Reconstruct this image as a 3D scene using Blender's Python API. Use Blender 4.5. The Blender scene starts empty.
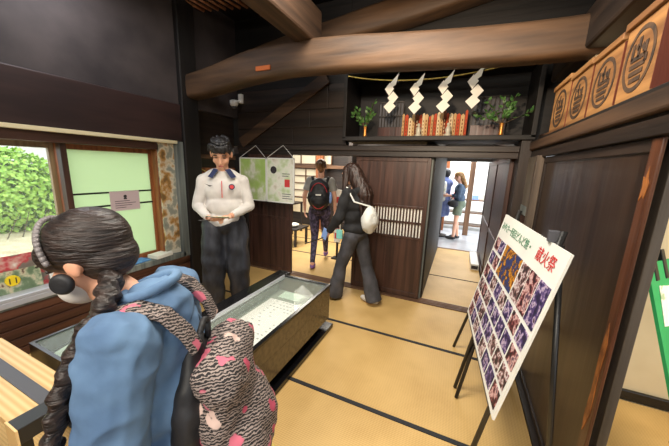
import bpy, bmesh, math, random
from mathutils import Vector, Matrix, noise
random.seed(7)
C = bpy.context.scene.collection
V = Vector
R = math.radians

# ------------------------------------------------------------------ materials
def lin(c):
    return tuple(((x/255)/12.92 if x/255 <= .04045 else ((x/255+.055)/1.055)**2.4) for x in c)+(1,)
def nodes(name):
    m = bpy.data.materials.new(name); m.use_nodes = True
    nt = m.node_tree; return m, nt, nt.nodes['Principled BSDF']
def mat(name, a, b=None, rough=.6, scale=(8,8,8), detail=4, bump=0, metal=0, spec=.5, lo=.35, hi=.65, bscale=None, emis=0, alpha=1):
    m, nt, p = nodes(name); N = nt.nodes; L = nt.links
    p.inputs['Roughness'].default_value = rough; p.inputs['Metallic'].default_value = metal
    p.inputs['Specular IOR Level'].default_value = spec
    p.inputs['Base Color'].default_value = lin(a)
    if b or bump:
        tc = N.new('ShaderNodeTexCoord'); mp = N.new('ShaderNodeMapping'); mp.inputs['Scale'].default_value = scale
        L.new(tc.outputs['Object'], mp.inputs[0])
        n = N.new('ShaderNodeTexNoise'); n.inputs['Detail'].default_value = detail; n.inputs['Scale'].default_value = 1
        L.new(mp.outputs[0], n.inputs['Vector'])
        if b:
            r = N.new('ShaderNodeValToRGB'); r.color_ramp.elements[0].position = lo; r.color_ramp.elements[1].position = hi
            r.color_ramp.elements[0].color = lin(a); r.color_ramp.elements[1].color = lin(b)
            L.new(n.outputs['Fac'], r.inputs[0]); L.new(r.outputs[0], p.inputs['Base Color'])
        if bump:
            bp = N.new('ShaderNodeBump'); bp.inputs['Strength'].default_value = bump; bp.inputs['Distance'].default_value = .01
            L.new(n.outputs['Fac'], bp.inputs['Height']); L.new(bp.outputs[0], p.inputs['Normal'])
    if emis:
        p.inputs['Emission Color'].default_value = lin(a); p.inputs['Emission Strength'].default_value = emis
    return m
def wood(name, a, b, axis='x', rough=.5, s=1, bump=.3, spec=.5):
    k = {'x': (1.2*s, 22*s, 22*s), 'y': (22*s, 1.2*s, 22*s), 'z': (22*s, 22*s, 1.2*s)}[axis]
    return mat(name, a, b, rough, k, 6, bump, spec=spec)
M = {}
for ax in 'xyz':
    M['door'+ax] = wood('door wood '+ax, (46,29,24), (78,52,43), ax, .42, 1)
    M['dark'+ax] = wood('dark wood '+ax, (27,20,17), (50,38,31), ax, .5)
    M['black'+ax] = wood('sooty wood '+ax, (13,11,11), (28,23,22), ax, .6)
    M['mid'+ax] = wood('brown wood '+ax, (84,58,42), (124,92,66), ax, .5)
    M['beam'+ax] = wood('beam wood '+ax, (50,36,27), (90,66,48), ax, .6, .7, .5)
M['brick'] = wood('reddish boards', (60,34,24), (100,62,46), 'y', .5, .6)
M['lacquer'] = mat('black lacquer', (14,14,16), rough=.22)
M['blackm'] = mat('black painted metal', (30,30,30), rough=.4)
M['bronze'] = mat('bronze brown panel', (74,62,44), (90,76,54), .25, (1,30,30), spec=.6)
M['border'] = mat('tatami border cloth', (34,35,38), (44,45,48), .8, (60,60,60))
M['white'] = mat('white paper', (236,236,228), (226,226,220), .7, (5,5,5))
M['cream'] = mat('cream plaster', (226,214,184), (214,200,168), .9, (3,3,3), bump=.1)
M['silver'] = mat('aluminium', (196,198,206), rough=.3, metal=.3)
M['creamstrip'] = mat('cream edge strip', (226,214,176), rough=.6)
M['winframe'] = wood('window frame wood', (120,100,72), (160,138,104), 'z', .5)
M['orangewood'] = wood('orange brown wood', (120,66,34), (160,98,56), 'z', .5)
M['skin'] = mat('skin', (222,170,140), (210,152,122), .55, (9,9,9))
M['skinlight'] = mat('pale skin', (232,182,156), (220,164,140), .55, (9,9,9))
M['lip'] = mat('lips', (180,98,88), rough=.5)
M['eye'] = mat('dark eye', (26,18,16), rough=.3)
M['hairblack'] = mat('black hair', (13,11,12), (26,23,23), .5, (70,70,16), 5, .6)
M['hairbrown'] = mat('long brown hair', (24,15,12), (60,38,28), .45, (90,90,10), 5, .6)
M['hairdark'] = mat('dark brown hair', (18,12,11), (52,39,34), .45, (26,26,170), 6, .8)
M['hairblonde'] = mat('blonde hair', (120,82,44), (190,146,92), .5, (70,70,16), 5, .5)
M['whitecloth'] = mat('white sweater', (212,207,200), (198,193,188), .8, (7,7,7), 3, .5)
M['navy'] = mat('navy cloth', (34,44,82), rough=.8)
M['trouser'] = mat('black nylon trousers', (26,27,32), (52,54,62), .55, (11,11,5), 3, .9)
M['hoodie'] = mat('black hoodie', (20,20,22), (38,38,40), .85, (10,10,8), 3, .8)
M['denim'] = mat('light blue denim', (72,98,130), (98,128,160), .9, (7,7,7), 8, .6)
M['denimdark'] = mat('dark denim', (50,66,88), (76,94,116), .8, (20,20,20))
M['greycloth'] = mat('grey tee', (150,150,148), (166,166,162), .85, (10,10,10), 3, .4)
M['greencloth'] = mat('grey green shorts', (96,108,92), (112,124,106), .8, (10,10,10), 3, .3)
M['blackcloth'] = mat('black nylon', (18,18,20), (34,34,38), .6, (20,20,20), 4, .4)
M['redpipe'] = mat('red piping', (170,40,50), rough=.6)
M['whitebag'] = mat('white cloth bag', (222,222,214), (204,204,198), .7, (9,9,9), 3, .5)
M['purple'] = mat('purple sock', (120,84,140), rough=.8)
M['legging'] = mat('patterned leggings', (36,32,50), (104,92,124), .7, (26,26,20), 5, lo=.45, hi=.7)
M['jeans'] = mat('blue jeans cloth', (90,106,160), (120,136,186), .8, (12,12,12))
M['teal'] = mat('teal case', (120,190,180), rough=.5)
M['bluecase'] = mat('blue phone case', (130,160,215), rough=.4)
M['green'] = mat('green board', (48,168,98), (40,156,88), .6, (4,4,4))
M['leafdark'] = mat('sakaki leaf', (46,84,40), (92,136,70), .45, (30,30,30))
M['brass'] = mat('brass vase', (190,130,60), rough=.35, metal=.6)
M['straw'] = mat('straw rope', (190,170,90), rough=.8)
M['porcelain'] = mat('porcelain', (200,196,180), rough=.3)
M['frost'] = mat('pale green panel', (190,220,180), rough=.7)
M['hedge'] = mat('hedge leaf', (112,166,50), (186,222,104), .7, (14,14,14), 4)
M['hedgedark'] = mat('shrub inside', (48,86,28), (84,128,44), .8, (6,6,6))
M['soil'] = mat('bare ground', (176,164,128), (206,196,160), .95, (3,3,3))
M['housewall'] = mat('grey house wall', (206,206,204), rough=.9)
M['houseglass'] = mat('house window glass', (130,140,150), rough=.3)
M['bark'] = mat('bark', (70,56,40), (94,78,58), .9, (14,14,4), bump=.5)
M['plasterold'] = None
M['grey'] = mat('grey screen', (80,80,86), rough=.6)
M['greyfloor'] = mat('grey linoleum', (150,152,156), (166,168,172), .25, (3,3,3))
M['post'] = wood('grey blue old post', (84,92,92), (128,134,130), 'z', .7)
M['blueprint'] = mat('blue booklet', (60,120,190), (96,156,214), .5, (20,20,20))
M['maroon'] = wood('maroon boards', (50,22,20), (84,44,36), 'z', .4)
M['mido'] = mat('tan plaster',(150,128,100),(136,114,88),.9,(3,3,3))
M['hazewall'] = mat('plaster with painted haze',(46,40,42),(74,66,66),.7,(2,2,2),5,.3)  # paler tone stands in for the hazy glow at upper left
M['deepmaroon'] = mat('dark stained lintel',(40,27,27),(58,40,38),.5,(4,1.2,8),5,.2)
M['redbrown'] = wood('red brown box end', (84,34,22), (120,56,36), 'z', .5)
M['ema'] = wood('ochre old board', (112,74,42), (170,124,74), 'y', .6, .8, .4)
M['crest'] = mat('faded black ink', (48,38,32), (84,62,44), .7, (24,24,24))
M['orange'] = mat('orange paper label', (206,110,54), rough=.7)
M['bamboo'] = wood('bamboo', (150,100,70), (190,136,100), 'x', .5)
M['pinkpaper'] = mat('pinkish paper notice', (206,186,190), rough=.8)
M['yellow'] = mat('yellow badge', (246,214,40), rough=.5)
M['ink'] = mat('dark ink', (50,46,50), rough=.7)
M['redink'] = mat('red ink', (200,60,60), rough=.7)
M['greenink'] = mat('green ink', (86,140,110), rough=.7)
M['whiteframe'] = mat('white plastic', (230,230,226), rough=.4)
M['mint'] = mat('mint paper', (206,228,208), (192,218,196), .6, (4,4,4))

def mat_tatami():
    m, nt, p = nodes('tatami weave'); N = nt.nodes; L = nt.links
    tc = N.new('ShaderNodeTexCoord')
    w = N.new('ShaderNodeTexWave'); w.bands_direction = 'Y'; w.inputs['Scale'].default_value = 26; w.inputs['Distortion'].default_value = .25
    w2 = N.new('ShaderNodeTexWave'); w2.bands_direction = 'X'; w2.inputs['Scale'].default_value = 18; w2.inputs['Distortion'].default_value = .3
    n = N.new('ShaderNodeTexNoise'); n.inputs['Scale'].default_value = 3; n.inputs['Detail'].default_value = 6
    for q in (w, w2, n): L.new(tc.outputs['Object'], q.inputs['Vector'])
    r = N.new('ShaderNodeValToRGB'); r.color_ramp.elements[0].color = lin((182,144,82)); r.color_ramp.elements[1].color = lin((214,178,114))
    a = N.new('ShaderNodeMath'); a.operation = 'MULTIPLY_ADD'; a.inputs[1].default_value = .35
    L.new(w.outputs['Fac'], a.inputs[0]); L.new(n.outputs['Fac'], a.inputs[2])
    b = N.new('ShaderNodeMath'); b.operation = 'MULTIPLY_ADD'; b.inputs[1].default_value = .12
    L.new(w2.outputs['Fac'], b.inputs[0]); L.new(a.outputs[0], b.inputs[2])
    L.new(b.outputs[0], r.inputs[0]); r.color_ramp.elements[0].position = .3; r.color_ramp.elements[1].position = .95
    L.new(r.outputs[0], p.inputs['Base Color'])
    bp = N.new('ShaderNodeBump'); bp.inputs['Strength'].default_value = .35; bp.inputs['Distance'].default_value = .003
    L.new(a.outputs[0], bp.inputs['Height']); L.new(bp.outputs[0], p.inputs['Normal'])
    p.inputs['Roughness'].default_value = .55
    return m
M['tatami'] = mat_tatami()
def mat_glass(name, tint=(225,238,228), rough=.02):
    m, nt, p = nodes(name)
    p.inputs['Base Color'].default_value = lin(tint); p.inputs['Roughness'].default_value = rough
    p.inputs['Alpha'].default_value = .10; p.inputs['Specular IOR Level'].default_value = .4
    return m
M['glass'] = mat_glass('clear glass')
def mat_multi(name, cols, scale=(6,6,6), vor=True, rough=.6, const=True, coord='Object'):
    m, nt, p = nodes(name); N = nt.nodes; L = nt.links
    tc = N.new('ShaderNodeTexCoord'); mp = N.new('ShaderNodeMapping'); mp.inputs['Scale'].default_value = scale
    L.new(tc.outputs[coord], mp.inputs[0])
    n = N.new('ShaderNodeTexNoise'); n.inputs['Scale'].default_value = 1; n.inputs['Detail'].default_value = 3
    L.new(mp.outputs[0], n.inputs['Vector'])
    r = N.new('ShaderNodeValToRGB'); r.color_ramp.interpolation = 'CONSTANT' if const else 'LINEAR'
    e = r.color_ramp.elements
    while len(e) < len(cols): e.new(.5)
    for i, (pos, c) in enumerate(cols): e[i].position = pos; e[i].color = lin(c)
    L.new(n.outputs['Fac'], r.inputs[0]); L.new(r.outputs[0], p.inputs['Base Color'])
    p.inputs['Roughness'].default_value = rough
    return m
M['plasterold'] = mat_multi('peeling papered plaster', [(0,(70,84,92)),(.4,(150,150,136)),(.47,(210,200,176)),(.58,(176,130,70)),(.66,(120,90,50))], (12,9,8), const=False, rough=.9)
M['map'] = mat_multi('printed walking map', [(0,(132,170,84)),(.45,(170,200,110)),(.54,(190,206,150)),(.6,(226,230,210)),(.72,(196,200,170))], (5,5,4), const=False)
M['mapmono'] = mat_multi('printed street map', [(0,(140,150,120)),(.4,(190,204,160)),(.5,(214,220,200)),(.6,(226,224,212)),(.72,(196,190,170))], (7,7,8), const=False)
M['mag1'] = mat_multi('green leaflet print', [(0,(60,86,60)),(.42,(110,130,100)),(.5,(160,170,140)),(.58,(200,190,160)),(.68,(90,60,50))], (16,20,20), const=False)
M['mag2'] = mat_multi('red grey leaflet print', [(0,(90,80,70)),(.42,(130,120,110)),(.5,(196,60,70)),(.6,(210,160,150)),(.7,(230,220,210))], (8,10,12), const=False)
PH = [mat_multi('festival photo print', [(0,(16,12,16)),(.42,(44,24,32)),(.5,(120,50,56)),(.57,(220,180,176)),(.66,(90,60,80))], (26,26,26), const=False),
      mat_multi('violet night photo print', [(0,(14,12,24)),(.42,(40,32,70)),(.52,(84,64,120)),(.6,(200,180,206)),(.68,(50,28,44))], (30,30,30), const=False),
      mat_multi('crowd photo print', [(0,(20,16,18)),(.44,(60,44,46)),(.52,(150,110,110)),(.58,(226,214,214)),(.66,(110,40,46))], (30,30,30), const=False)]
M['dragon'] = mat_multi('blue and gold photo print', [(0,(30,34,70)),(.42,(50,60,110)),(.5,(60,40,20)),(.54,(220,150,40)),(.64,(110,60,20))], (22,22,22), const=False)
M['sketch'] = mat_multi('children drawing', [(0,(150,180,220)),(.38,(200,214,224)),(.46,(240,238,226)),(.6,(244,240,228)),(.68,(170,190,150))], (20,20,20), const=False)
M['floral'] = None
def mat_floral():
    m, nt, p = nodes('zebra and rose fabric'); N = nt.nodes; L = nt.links
    tc = N.new('ShaderNodeTexCoord')
    mp = N.new('ShaderNodeMapping'); mp.inputs['Rotation'].default_value = (.3,.4,.2); L.new(tc.outputs['Object'], mp.inputs[0])
    w = N.new('ShaderNodeTexWave'); w.bands_direction = 'Z'; w.inputs['Scale'].default_value = 46; w.inputs['Distortion'].default_value = 6; w.inputs['Detail'].default_value = 2; w.inputs['Detail Scale'].default_value = 2.2
    L.new(mp.outputs[0], w.inputs['Vector'])
    r = N.new('ShaderNodeValToRGB'); r.color_ramp.elements[0].position = .52; r.color_ramp.elements[1].position = .62
    r.color_ramp.elements[0].color = lin((20,16,18)); r.color_ramp.elements[1].color = lin((140,126,120)); L.new(w.outputs['Fac'], r.inputs[0])
    v = N.new('ShaderNodeTexVoronoi'); v.inputs['Scale'].default_value = 21; v.inputs['Randomness'].default_value = .9
    n0 = N.new('ShaderNodeTexNoise'); n0.inputs['Scale'].default_value = 30
    mx0 = N.new('ShaderNodeMix'); mx0.data_type = 'VECTOR'; mx0.inputs['Factor'].default_value = .045
    L.new(tc.outputs['Object'], n0.inputs['Vector']); L.new(tc.outputs['Object'], mx0.inputs[4]); L.new(n0.outputs['Color'], mx0.inputs[5]); L.new(mx0.outputs[1], v.inputs['Vector'])
    r2 = N.new('ShaderNodeValToRGB'); r2.color_ramp.elements[0].position = .33; r2.color_ramp.elements[1].position = .38
    r2.color_ramp.elements[0].color = (1,1,1,1); r2.color_ramp.elements[1].color = (0,0,0,1); L.new(v.outputs['Distance'], r2.inputs[0])
    cr = N.new('ShaderNodeValToRGB'); cr.color_ramp.interpolation = 'CONSTANT'
    e = cr.color_ramp.elements; e[0].color = lin((190,96,116)); e[1].position = .45; e[1].color = lin((30,22,24))
    x = e.new(.62); x.color = lin((196,170,160)); x = e.new(.8); x.color = lin((176,70,94))
    sp = N.new('ShaderNodeSeparateColor'); L.new(v.outputs['Color'], sp.inputs[0]); L.new(sp.outputs[0], cr.inputs[0])
    mx = N.new('ShaderNodeMix'); mx.data_type = 'RGBA'; L.new(r2.outputs[0], mx.inputs['Factor']); L.new(r.outputs[0], mx.inputs[6]); L.new(cr.outputs[0], mx.inputs[7])
    L.new(mx.outputs[2], p.inputs['Base Color']); p.inputs['Roughness'].default_value = .8
    return m
M['floral'] = mat_floral()
def mat_stripe(name, a, b, axis, scale):
    m, nt, p = nodes(name); N = nt.nodes; L = nt.links
    tc = N.new('ShaderNodeTexCoord'); w = N.new('ShaderNodeTexWave'); w.bands_direction = axis; w.inputs['Scale'].default_value = scale
    L.new(tc.outputs['Object'], w.inputs['Vector']); r = N.new('ShaderNodeValToRGB')
    r.color_ramp.elements[0].color = lin(a); r.color_ramp.elements[1].color = lin(b); L.new(w.outputs['Fac'], r.inputs[0]); L.new(r.outputs[0], p.inputs['Base Color'])
    p.inputs['Roughness'].default_value = .5; return m
M['stripewood'] = mat_stripe('striped pale wood', (204,164,104), (226,192,136), 'Y', 12)

# ------------------------------------------------------------------ mesh helpers
def B(): return bmesh.new()
def box(bm, x0, x1, y0, y1, z0, z1, rz=0):
    c = V(((x0+x1)/2,(y0+y1)/2,(z0+z1)/2)); 
    r = bmesh.ops.create_cube(bm, size=1, matrix=Matrix.Translation(c) @ Matrix.Rotation(rz,4,'Z') @ Matrix.Diagonal((abs(x1-x0),abs(y1-y0),abs(z1-z0),1)))
    return r['verts']
def obox(bm, p0, p1, w, t, up=V((0,0,1))):
    """a bar from p0 to p1, width w across, thickness t along the other axis"""
    p0, p1 = V(p0), V(p1); d = (p1-p0); l = d.length; d.normalize()
    s = d.cross(up)
    if s.length < 1e-3: s = V((1,0,0))
    s.normalize(); u = s.cross(d)
    m = Matrix((d, s, u)).transposed().to_4x4(); m.translation = (p0+p1)/2
    return bmesh.ops.create_cube(bm, size=1, matrix=m @ Matrix.Diagonal((l,w,t,1)))['verts']
def slab(bm, o, u, v, w, h, t):
    """panel with corner o, unit dirs u (width w) and v (height h), thickness t centred behind the face"""
    o, u, v = V(o), V(u).normalized(), V(v).normalized(); n = u.cross(v)
    m = Matrix((u, v, n)).transposed().to_4x4(); m.translation = o + u*w/2 + v*h/2
    return bmesh.ops.create_cube(bm, size=1, matrix=m @ Matrix.Diagonal((w,h,t,1)))['verts']
def tube(bm, p0, p1, r0, r1=None, seg=12, cap=True):
    if r1 is None: r1 = r0
    p0, p1 = V(p0), V(p1); d = p1-p0
    q = d.to_track_quat('Z','Y').to_matrix().to_4x4(); q.translation = (p0+p1)/2
    return bmesh.ops.create_cone(bm, cap_ends=cap, segments=seg, radius1=r0, radius2=r1, depth=max(d.length,1e-4), matrix=q)['verts']
def ball(bm, c, r, sub=2): 
    return bmesh.ops.create_icosphere(bm, subdivisions=sub, radius=1, matrix=Matrix.Translation(V(c)) @ Matrix.Diagonal((r,r,r,1)))['verts']
def ell(bm, c, rr, rot=None, sub=3):
    m = Matrix.Translation(V(c)) @ (rot.to_4x4() if rot else Matrix.Identity(4)) @ Matrix.Diagonal((rr[0],rr[1],rr[2],1))
    return bmesh.ops.create_icosphere(bm, subdivisions=sub, radius=1, matrix=m)['verts']
def cap(bm, p0, p1, r0, r1=None, ends=(1,1)):
    if r1 is None: r1 = r0
    tube(bm, p0, p1, r0, r1, 16)
    if ends[0]: ball(bm, p0, r0)
    if ends[1]: ball(bm, p1, r1)
def path(bm, pts, r, seg=8):
    for a, b in zip(pts, pts[1:]): tube(bm, a, b, r, r, seg)
    for a in pts[1:-1]: ball(bm, a, r, 1)
def prism(bm, pts, d):
    """closed polygon of 3-D points pushed along vector d"""
    d = V(d); a = [bm.verts.new(V(p)) for p in pts]; b = [bm.verts.new(V(p)+d) for p in pts]
    bm.faces.new(a); bm.faces.new(b[::-1]); n = len(pts)
    for i in range(n): bm.faces.new((a[i], b[i], b[(i+1)%n], a[(i+1)%n]))
def lathe(bm, c, prof, seg=20):
    c = V(c); rings = []
    for r, z in prof: rings.append([bm.verts.new(c+V((r*math.cos(2*math.pi*i/seg), r*math.sin(2*math.pi*i/seg), z))) for i in range(seg)])
    for a, b in zip(rings, rings[1:]):
        for i in range(seg): bm.faces.new((a[i], a[(i+1)%seg], b[(i+1)%seg], b[i]))
    bm.faces.new(rings[0][::-1]); bm.faces.new(rings[-1])
def obj(name, bm, m, parent=None, bev=0, smooth=False, label=None):
    me = bpy.data.meshes.new(name)
    bmesh.ops.recalc_face_normals(bm, faces=bm.faces); bm.to_mesh(me); bm.free()
    if m: me.materials.append(m)
    if smooth:
        for p in me.polygons: p.use_smooth = True
    o = bpy.data.objects.new(name, me); C.objects.link(o)
    if bev:
        k = o.modifiers.new('bevel','BEVEL'); k.width = bev; k.segments = 2; k.limit_method = 'ANGLE'
    if parent: fix_parent(o, parent)
    if label: o['label'] = label
    return o
WL = {}
def fix_parent(o, parent):
    o.parent = parent
    w = parent.location if parent.parent is None else V((0,0,0))
    o.matrix_parent_inverse = Matrix.Translation(-w)
def thing(name, label, cat, loc, group=None):
    o = bpy.data.objects.new(name, None); C.objects.link(o); o.location = V(loc); o.empty_display_size = .1
    o['label'] = label; o['category'] = cat
    if group: o['group'] = group
    return o
def tag(o, label, cat, group=None):
    o['label'] = label; o['category'] = cat
    if group: o['group'] = group
    return o
def struct(name, bm, m, bev=0, parent=None):
    o = obj(name, bm, m, parent, bev)
    if not parent: o['kind'] = 'structure'
    return o
def sbox(name, m, *a, bev=.004): 
    b = B(); box(b, *a); return struct(name, b, m, bev)
def copy_tree(o, delta, label=None):
    c = o.copy(); C.objects.link(c); c.location = o.location + V(delta)
    if label: c['label'] = label
    for ch in o.children:
        d = ch.copy(); C.objects.link(d); d.parent = c
        for g in ch.children:
            e = g.copy(); C.objects.link(e); e.parent = d
    return c
def remesh(name, bm, voxel, m, parent=None, smooth=6, disp=None, label=None):
    me = bpy.data.meshes.new('tmp'); bmesh.ops.recalc_face_normals(bm, faces=bm.faces); bm.to_mesh(me); bm.free()
    t = bpy.data.objects.new('tmp', me); C.objects.link(t)
    r = t.modifiers.new('r','REMESH'); r.mode = 'VOXEL'; r.voxel_size = voxel
    s = t.modifiers.new('s','SMOOTH'); s.iterations = smooth; s.factor = .6
    dg = bpy.context.evaluated_depsgraph_get(); dg.update()
    me2 = bpy.data.meshes.new_from_object(t.evaluated_get(dg)); me2.name = name
    bpy.data.objects.remove(t)
    if disp:
        nn = [v.normal.copy() for v in me2.vertices]; cc = [v.co.copy() for v in me2.vertices]; fl = []
        for c_, n_ in zip(cc, nn): fl.extend(c_+n_*disp(c_))
        me2.vertices.foreach_set('co', fl); me2.update()
    me2.materials.clear(); me2.materials.append(m)
    for p in me2.polygons: p.use_smooth = True
    o = bpy.data.objects.new(name, me2); C.objects.link(o)
    if parent: fix_parent(o, parent)
    if label: o['label'] = label
    return o
def text(name, s, o0, u, v, size, m, parent, depth=.0006, align='LEFT', off=.002):
    cu = bpy.data.curves.new('t','FONT'); cu.body = s; cu.size = size; cu.extrude = depth; cu.align_x = align
    t = bpy.data.objects.new('t', cu); C.objects.link(t)
    dg = bpy.context.evaluated_depsgraph_get(); dg.update()
    me = bpy.data.meshes.new_from_object(t.evaluated_get(dg)); bpy.data.objects.remove(t)
    u, v = V(u).normalized(), V(v).normalized(); n = u.cross(v)
    mm = Matrix((u,v,n)).transposed().to_4x4(); mm.translation = V(o0)+n*off
    me.transform(mm); me.materials.clear(); me.materials.append(m)
    o = bpy.data.objects.new(name, me); C.objects.link(o)
    if parent: fix_parent(o, parent)
    return o

# ------------------------------------------------------------------ camera
H = 1.57
RT = Matrix(((0.91196,0.11226,-0.39462),(0.40873,-0.16509,0.89760),(0.03562,-0.97987,-0.19644)))
cd = bpy.data.cameras.new('camera'); cam = bpy.data.objects.new('camera', cd); C.objects.link(cam)
m = Matrix((RT.col[0], -RT.col[1], -RT.col[2])).transposed().to_4x4(); m.translation = V((0,0,H))
cam.matrix_world = m; cd.sensor_width = 36; cd.lens = 36*280/669; cd.clip_start = .02
bpy.context.scene.camera = cam

# ------------------------------------------------------------------ setting: floors
sbox('floor', M['blackx'], -3.3, 4, -2.5, 3.3, -.12, -.04)
sbox('floor_back', M['blackx'], -4.5, .6, 3.3, 6.05, -.12, -.04)
def mat_mesh(x0, x1, y0, y1, label, group=None, yb=(1,1), bw=.03):
    t = thing('tatami_mat', label, 'tatami mat', ((x0+x1)/2,(y0+y1)/2,-.04), group)
    b = B(); box(b, x0+.001, x1-.001, y0+.001, y1-.001, -.04, 0); obj('straw_surface', b, M['tatami'], t, .004)
    for k, y in ((0,y0),(1,y1)):
        if yb[k]:
            b = B(); s = 1 if k == 0 else -1
            box(b, x0+.001, x1-.001, y+s*.001, y+s*bw, -.004, .0022); obj('cloth_border', b, M['border'], t)
    return t
gm = 'tatami mats of the main room'
mat_mesh(-3.03,-1.22, 2.44,3.29,'tatami mat behind the man, running under the hanging maps', yb=(1,0))
mat_mesh(-1.22,.56, 2.44,3.29,'tatami mat along the dark sliding door where the black-clad woman walks', yb=(1,0))
mat_mesh(-3.03,-1.22, 1.547,2.44,'tatami mat by the window, mostly under the display case', yb=(1,0))
mat_mesh(-1.22,.56, 1.547,2.44,'tatami mat in mid-floor between display case and poster easel', yb=(1,0))
mat_mesh(-3.03,-1.22, .65,1.547,'tatami mat below the window behind the striped pale wood table', yb=(1,0))
mat_mesh(-1.22,.56, .65,1.547,'tatami mat nearest the camera, in front of the easel', yb=(1,0))
mat_mesh(-3.03,-1.22, -.25,.65,'tatami mat beneath the girl in denim at the left', yb=(1,0))
mat_mesh(-1.22,.56, -.25,.65,'tatami mat at the very bottom of the view', yb=(1,0))
mat_mesh(.7,2.5, 1.55,2.45,'tatami mat in the side room below the green board', yb=(0,0))
mat_mesh(.7,2.5, .65,1.55,'tatami mat in the side room nearest the viewer', yb=(0,0))
mat_mesh(-.3,.43, 3.43,4.33,'pale tatami mat just past the open doorway at right', yb=(0,0))
mat_mesh(-.3,.43, 4.34,6.02,'tatami mat in the passage before the grey floor', yb=(1,0), bw=.015)
mat_mesh(-2.9,-.4, 3.43,4.33,'tatami mat under the woman with the black backpack', yb=(0,0))
mat_mesh(-4.4,-.4, 4.33,5.24,'tatami mat in the back room beside the low tables', yb=(1,0))
mat_mesh(-4.4,-.4, 5.24,6.02,'farthest tatami mat of the back room', yb=(1,0))
# door track
b = B()
box(b,-3.03,.56,3.29,3.42,-.04,.012)
for y in (3.315,3.35,3.385): box(b,-2.1,.5,y,y+.012,.012,.02)
struct('trim_1', b, M['midx'], .002)
b = B(); box(b,.56,.7,-2.4,3.3,-.04,.012); box(b,.6,.61,-2.4,3.3,.012,.02); box(b,.65,.66,-2.4,3.3,.012,.02); struct('trim_2', b, M['darky'], .002)
sbox('floor_passage', M['greyfloor'], -2.4,1.6,6.06,9.6,-.12,-.02)
b = B(); box(b,-4.4,.5,6.02,6.08,-.12,.006); struct('trim_3', b, M['midx'])

# ------------------------------------------------------------------ left wall and window
sbox('wall_left', M['brick'], -3.2,-3.03,-2.4,2.36,-.04,.42)
b = B()
for i in range(5):
    box(b,-3.03,-3.015,-2.4,2.36,.005+i*.085,.08+i*.085)
struct('baseboard_left', b, M['brick'], .004)
b = B(); box(b,-3.26,-3.0,-2.4,2.3,.42,.485); struct('window_sill_left', b, M['post'], .006).name = 'trim_4'
b = B(); box(b,-3.10,-2.985,-2.4,1.12,.487,.515); box(b,-2.998,-2.985,-2.4,1.12,.44,.487); tag(obj('sill_rail', b, M['silver'], None, .006), 'silver metal rail along the front of the window ledge', 'rail')
sbox('wall_left_upper', M['hazewall'], -3.3,-3.03,-2.4,3.3,2.2,3.5)
sbox('trim_5', M['deepmaroon'], -3.3,-3.0,-2.4,2.36,1.795,2.2, bev=.01)
sbox('trim_6', M['creamstrip'], -3.05,-2.975,-2.4,2.27,1.762,1.795, bev=.003)
sbox('trim_7', M['doory'], -3.28,-3.03,-2.4,2.07,1.685,1.765)
# window 1: clear pane; window 2: pale panel
def window(n, y0, y1, pane, frame, x=-3.22, bars=()):
    t = thing('window_%d'%n, '', 'window', (x,(y0+y1)/2,.49)); del t['label']; del t['category']; t['kind'] = 'structure'
    b = B(); w = .045
    box(b,x-.02,x+.02,y0,y0+w,.485,1.69); box(b,x-.02,x+.02,y1-w,y1,.485,1.69)
    box(b,x-.02,x+.02,y0+w,y1-w,.485,.54); box(b,x-.02,x+.02,y0+w,y1-w,1.64,1.69)
    obj('window_frame', b, frame, t, .003)
    b = B(); box(b,x-.004,x+.004,y0+w,y1-w,.54,1.64); obj('pane', b, pane, t)
    for z in bars:
        b = B(); box(b,x+.004,x+.02,y0+w,y1-w,z-.008,z+.008); obj('glazing_bar', b, M['blackm'], t)
window(1,-.4,1.285,M['glass'],M['winframe'],-3.24)
frp, nt, p = nodes('frosted green pane')
p.inputs['Base Color'].default_value = lin((206,222,190)); p.inputs['Roughness'].default_value = .9
tr = nt.nodes.new('ShaderNodeBsdfTranslucent'); tr.inputs[0].default_value = lin((220,234,204)); ms = nt.nodes.new('ShaderNodeMixShader'); ms.inputs[0].default_value = .75
nt.links.new(p.outputs[0], ms.inputs[1]); nt.links.new(tr.outputs[0], ms.inputs[2]); nt.links.new(ms.outputs[0], nt.nodes['Material Output'].inputs[0])
window(2,1.27,2.10,frp,M['orangewood'],-3.19,(1.24,1.11))
b = B(); box(b,-3.17,-3.10,1.27,1.315,.485,1.69); struct('trim_8', b, M['doorz'], .003)
b = B(); box(b,-3.2,-3.05,2.09,2.30,.42,1.765)
struct('wall_left_pier', b, M['plasterold'])
sbox('trim_9', M['post'], -3.12,-3.0,2.27,2.36,.42,1.79)
sbox('trim_10', M['orangewood'], -3.17,-3.08,2.08,2.11,.485,1.765)
b = B(); box(b,-3.2,-2.97,2.36,2.58,-.04,3.5); struct('trim_11', b, M['blackz'], .01)
b = B()
box(b,-3.25,-3.12,2.58,3.3,-.04,2.2); struct('wall_left_rear', b, M['darky'])
b = B()
for z in (.3,.62,.95,1.62): box(b,-3.12,-3.08,2.58,3.3,z,z+.05)
struct('trim_12', b, M['midy'], .004)
b = B(); box(b,-3.12,-3.06,2.62,3.25,1.36,1.5); struct('trim_13', b, M['orangewood'], .004)
b = B(); path(b, [(-3.05,2.6,1.5),(-3.04,2.8,1.40),(-3.04,3.0,1.33),(-3.05,3.25,1.30)], .008); tag(obj('rope', b, M['straw']), 'thin pale rope slung across the dark corner behind the man', 'rope')
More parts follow.
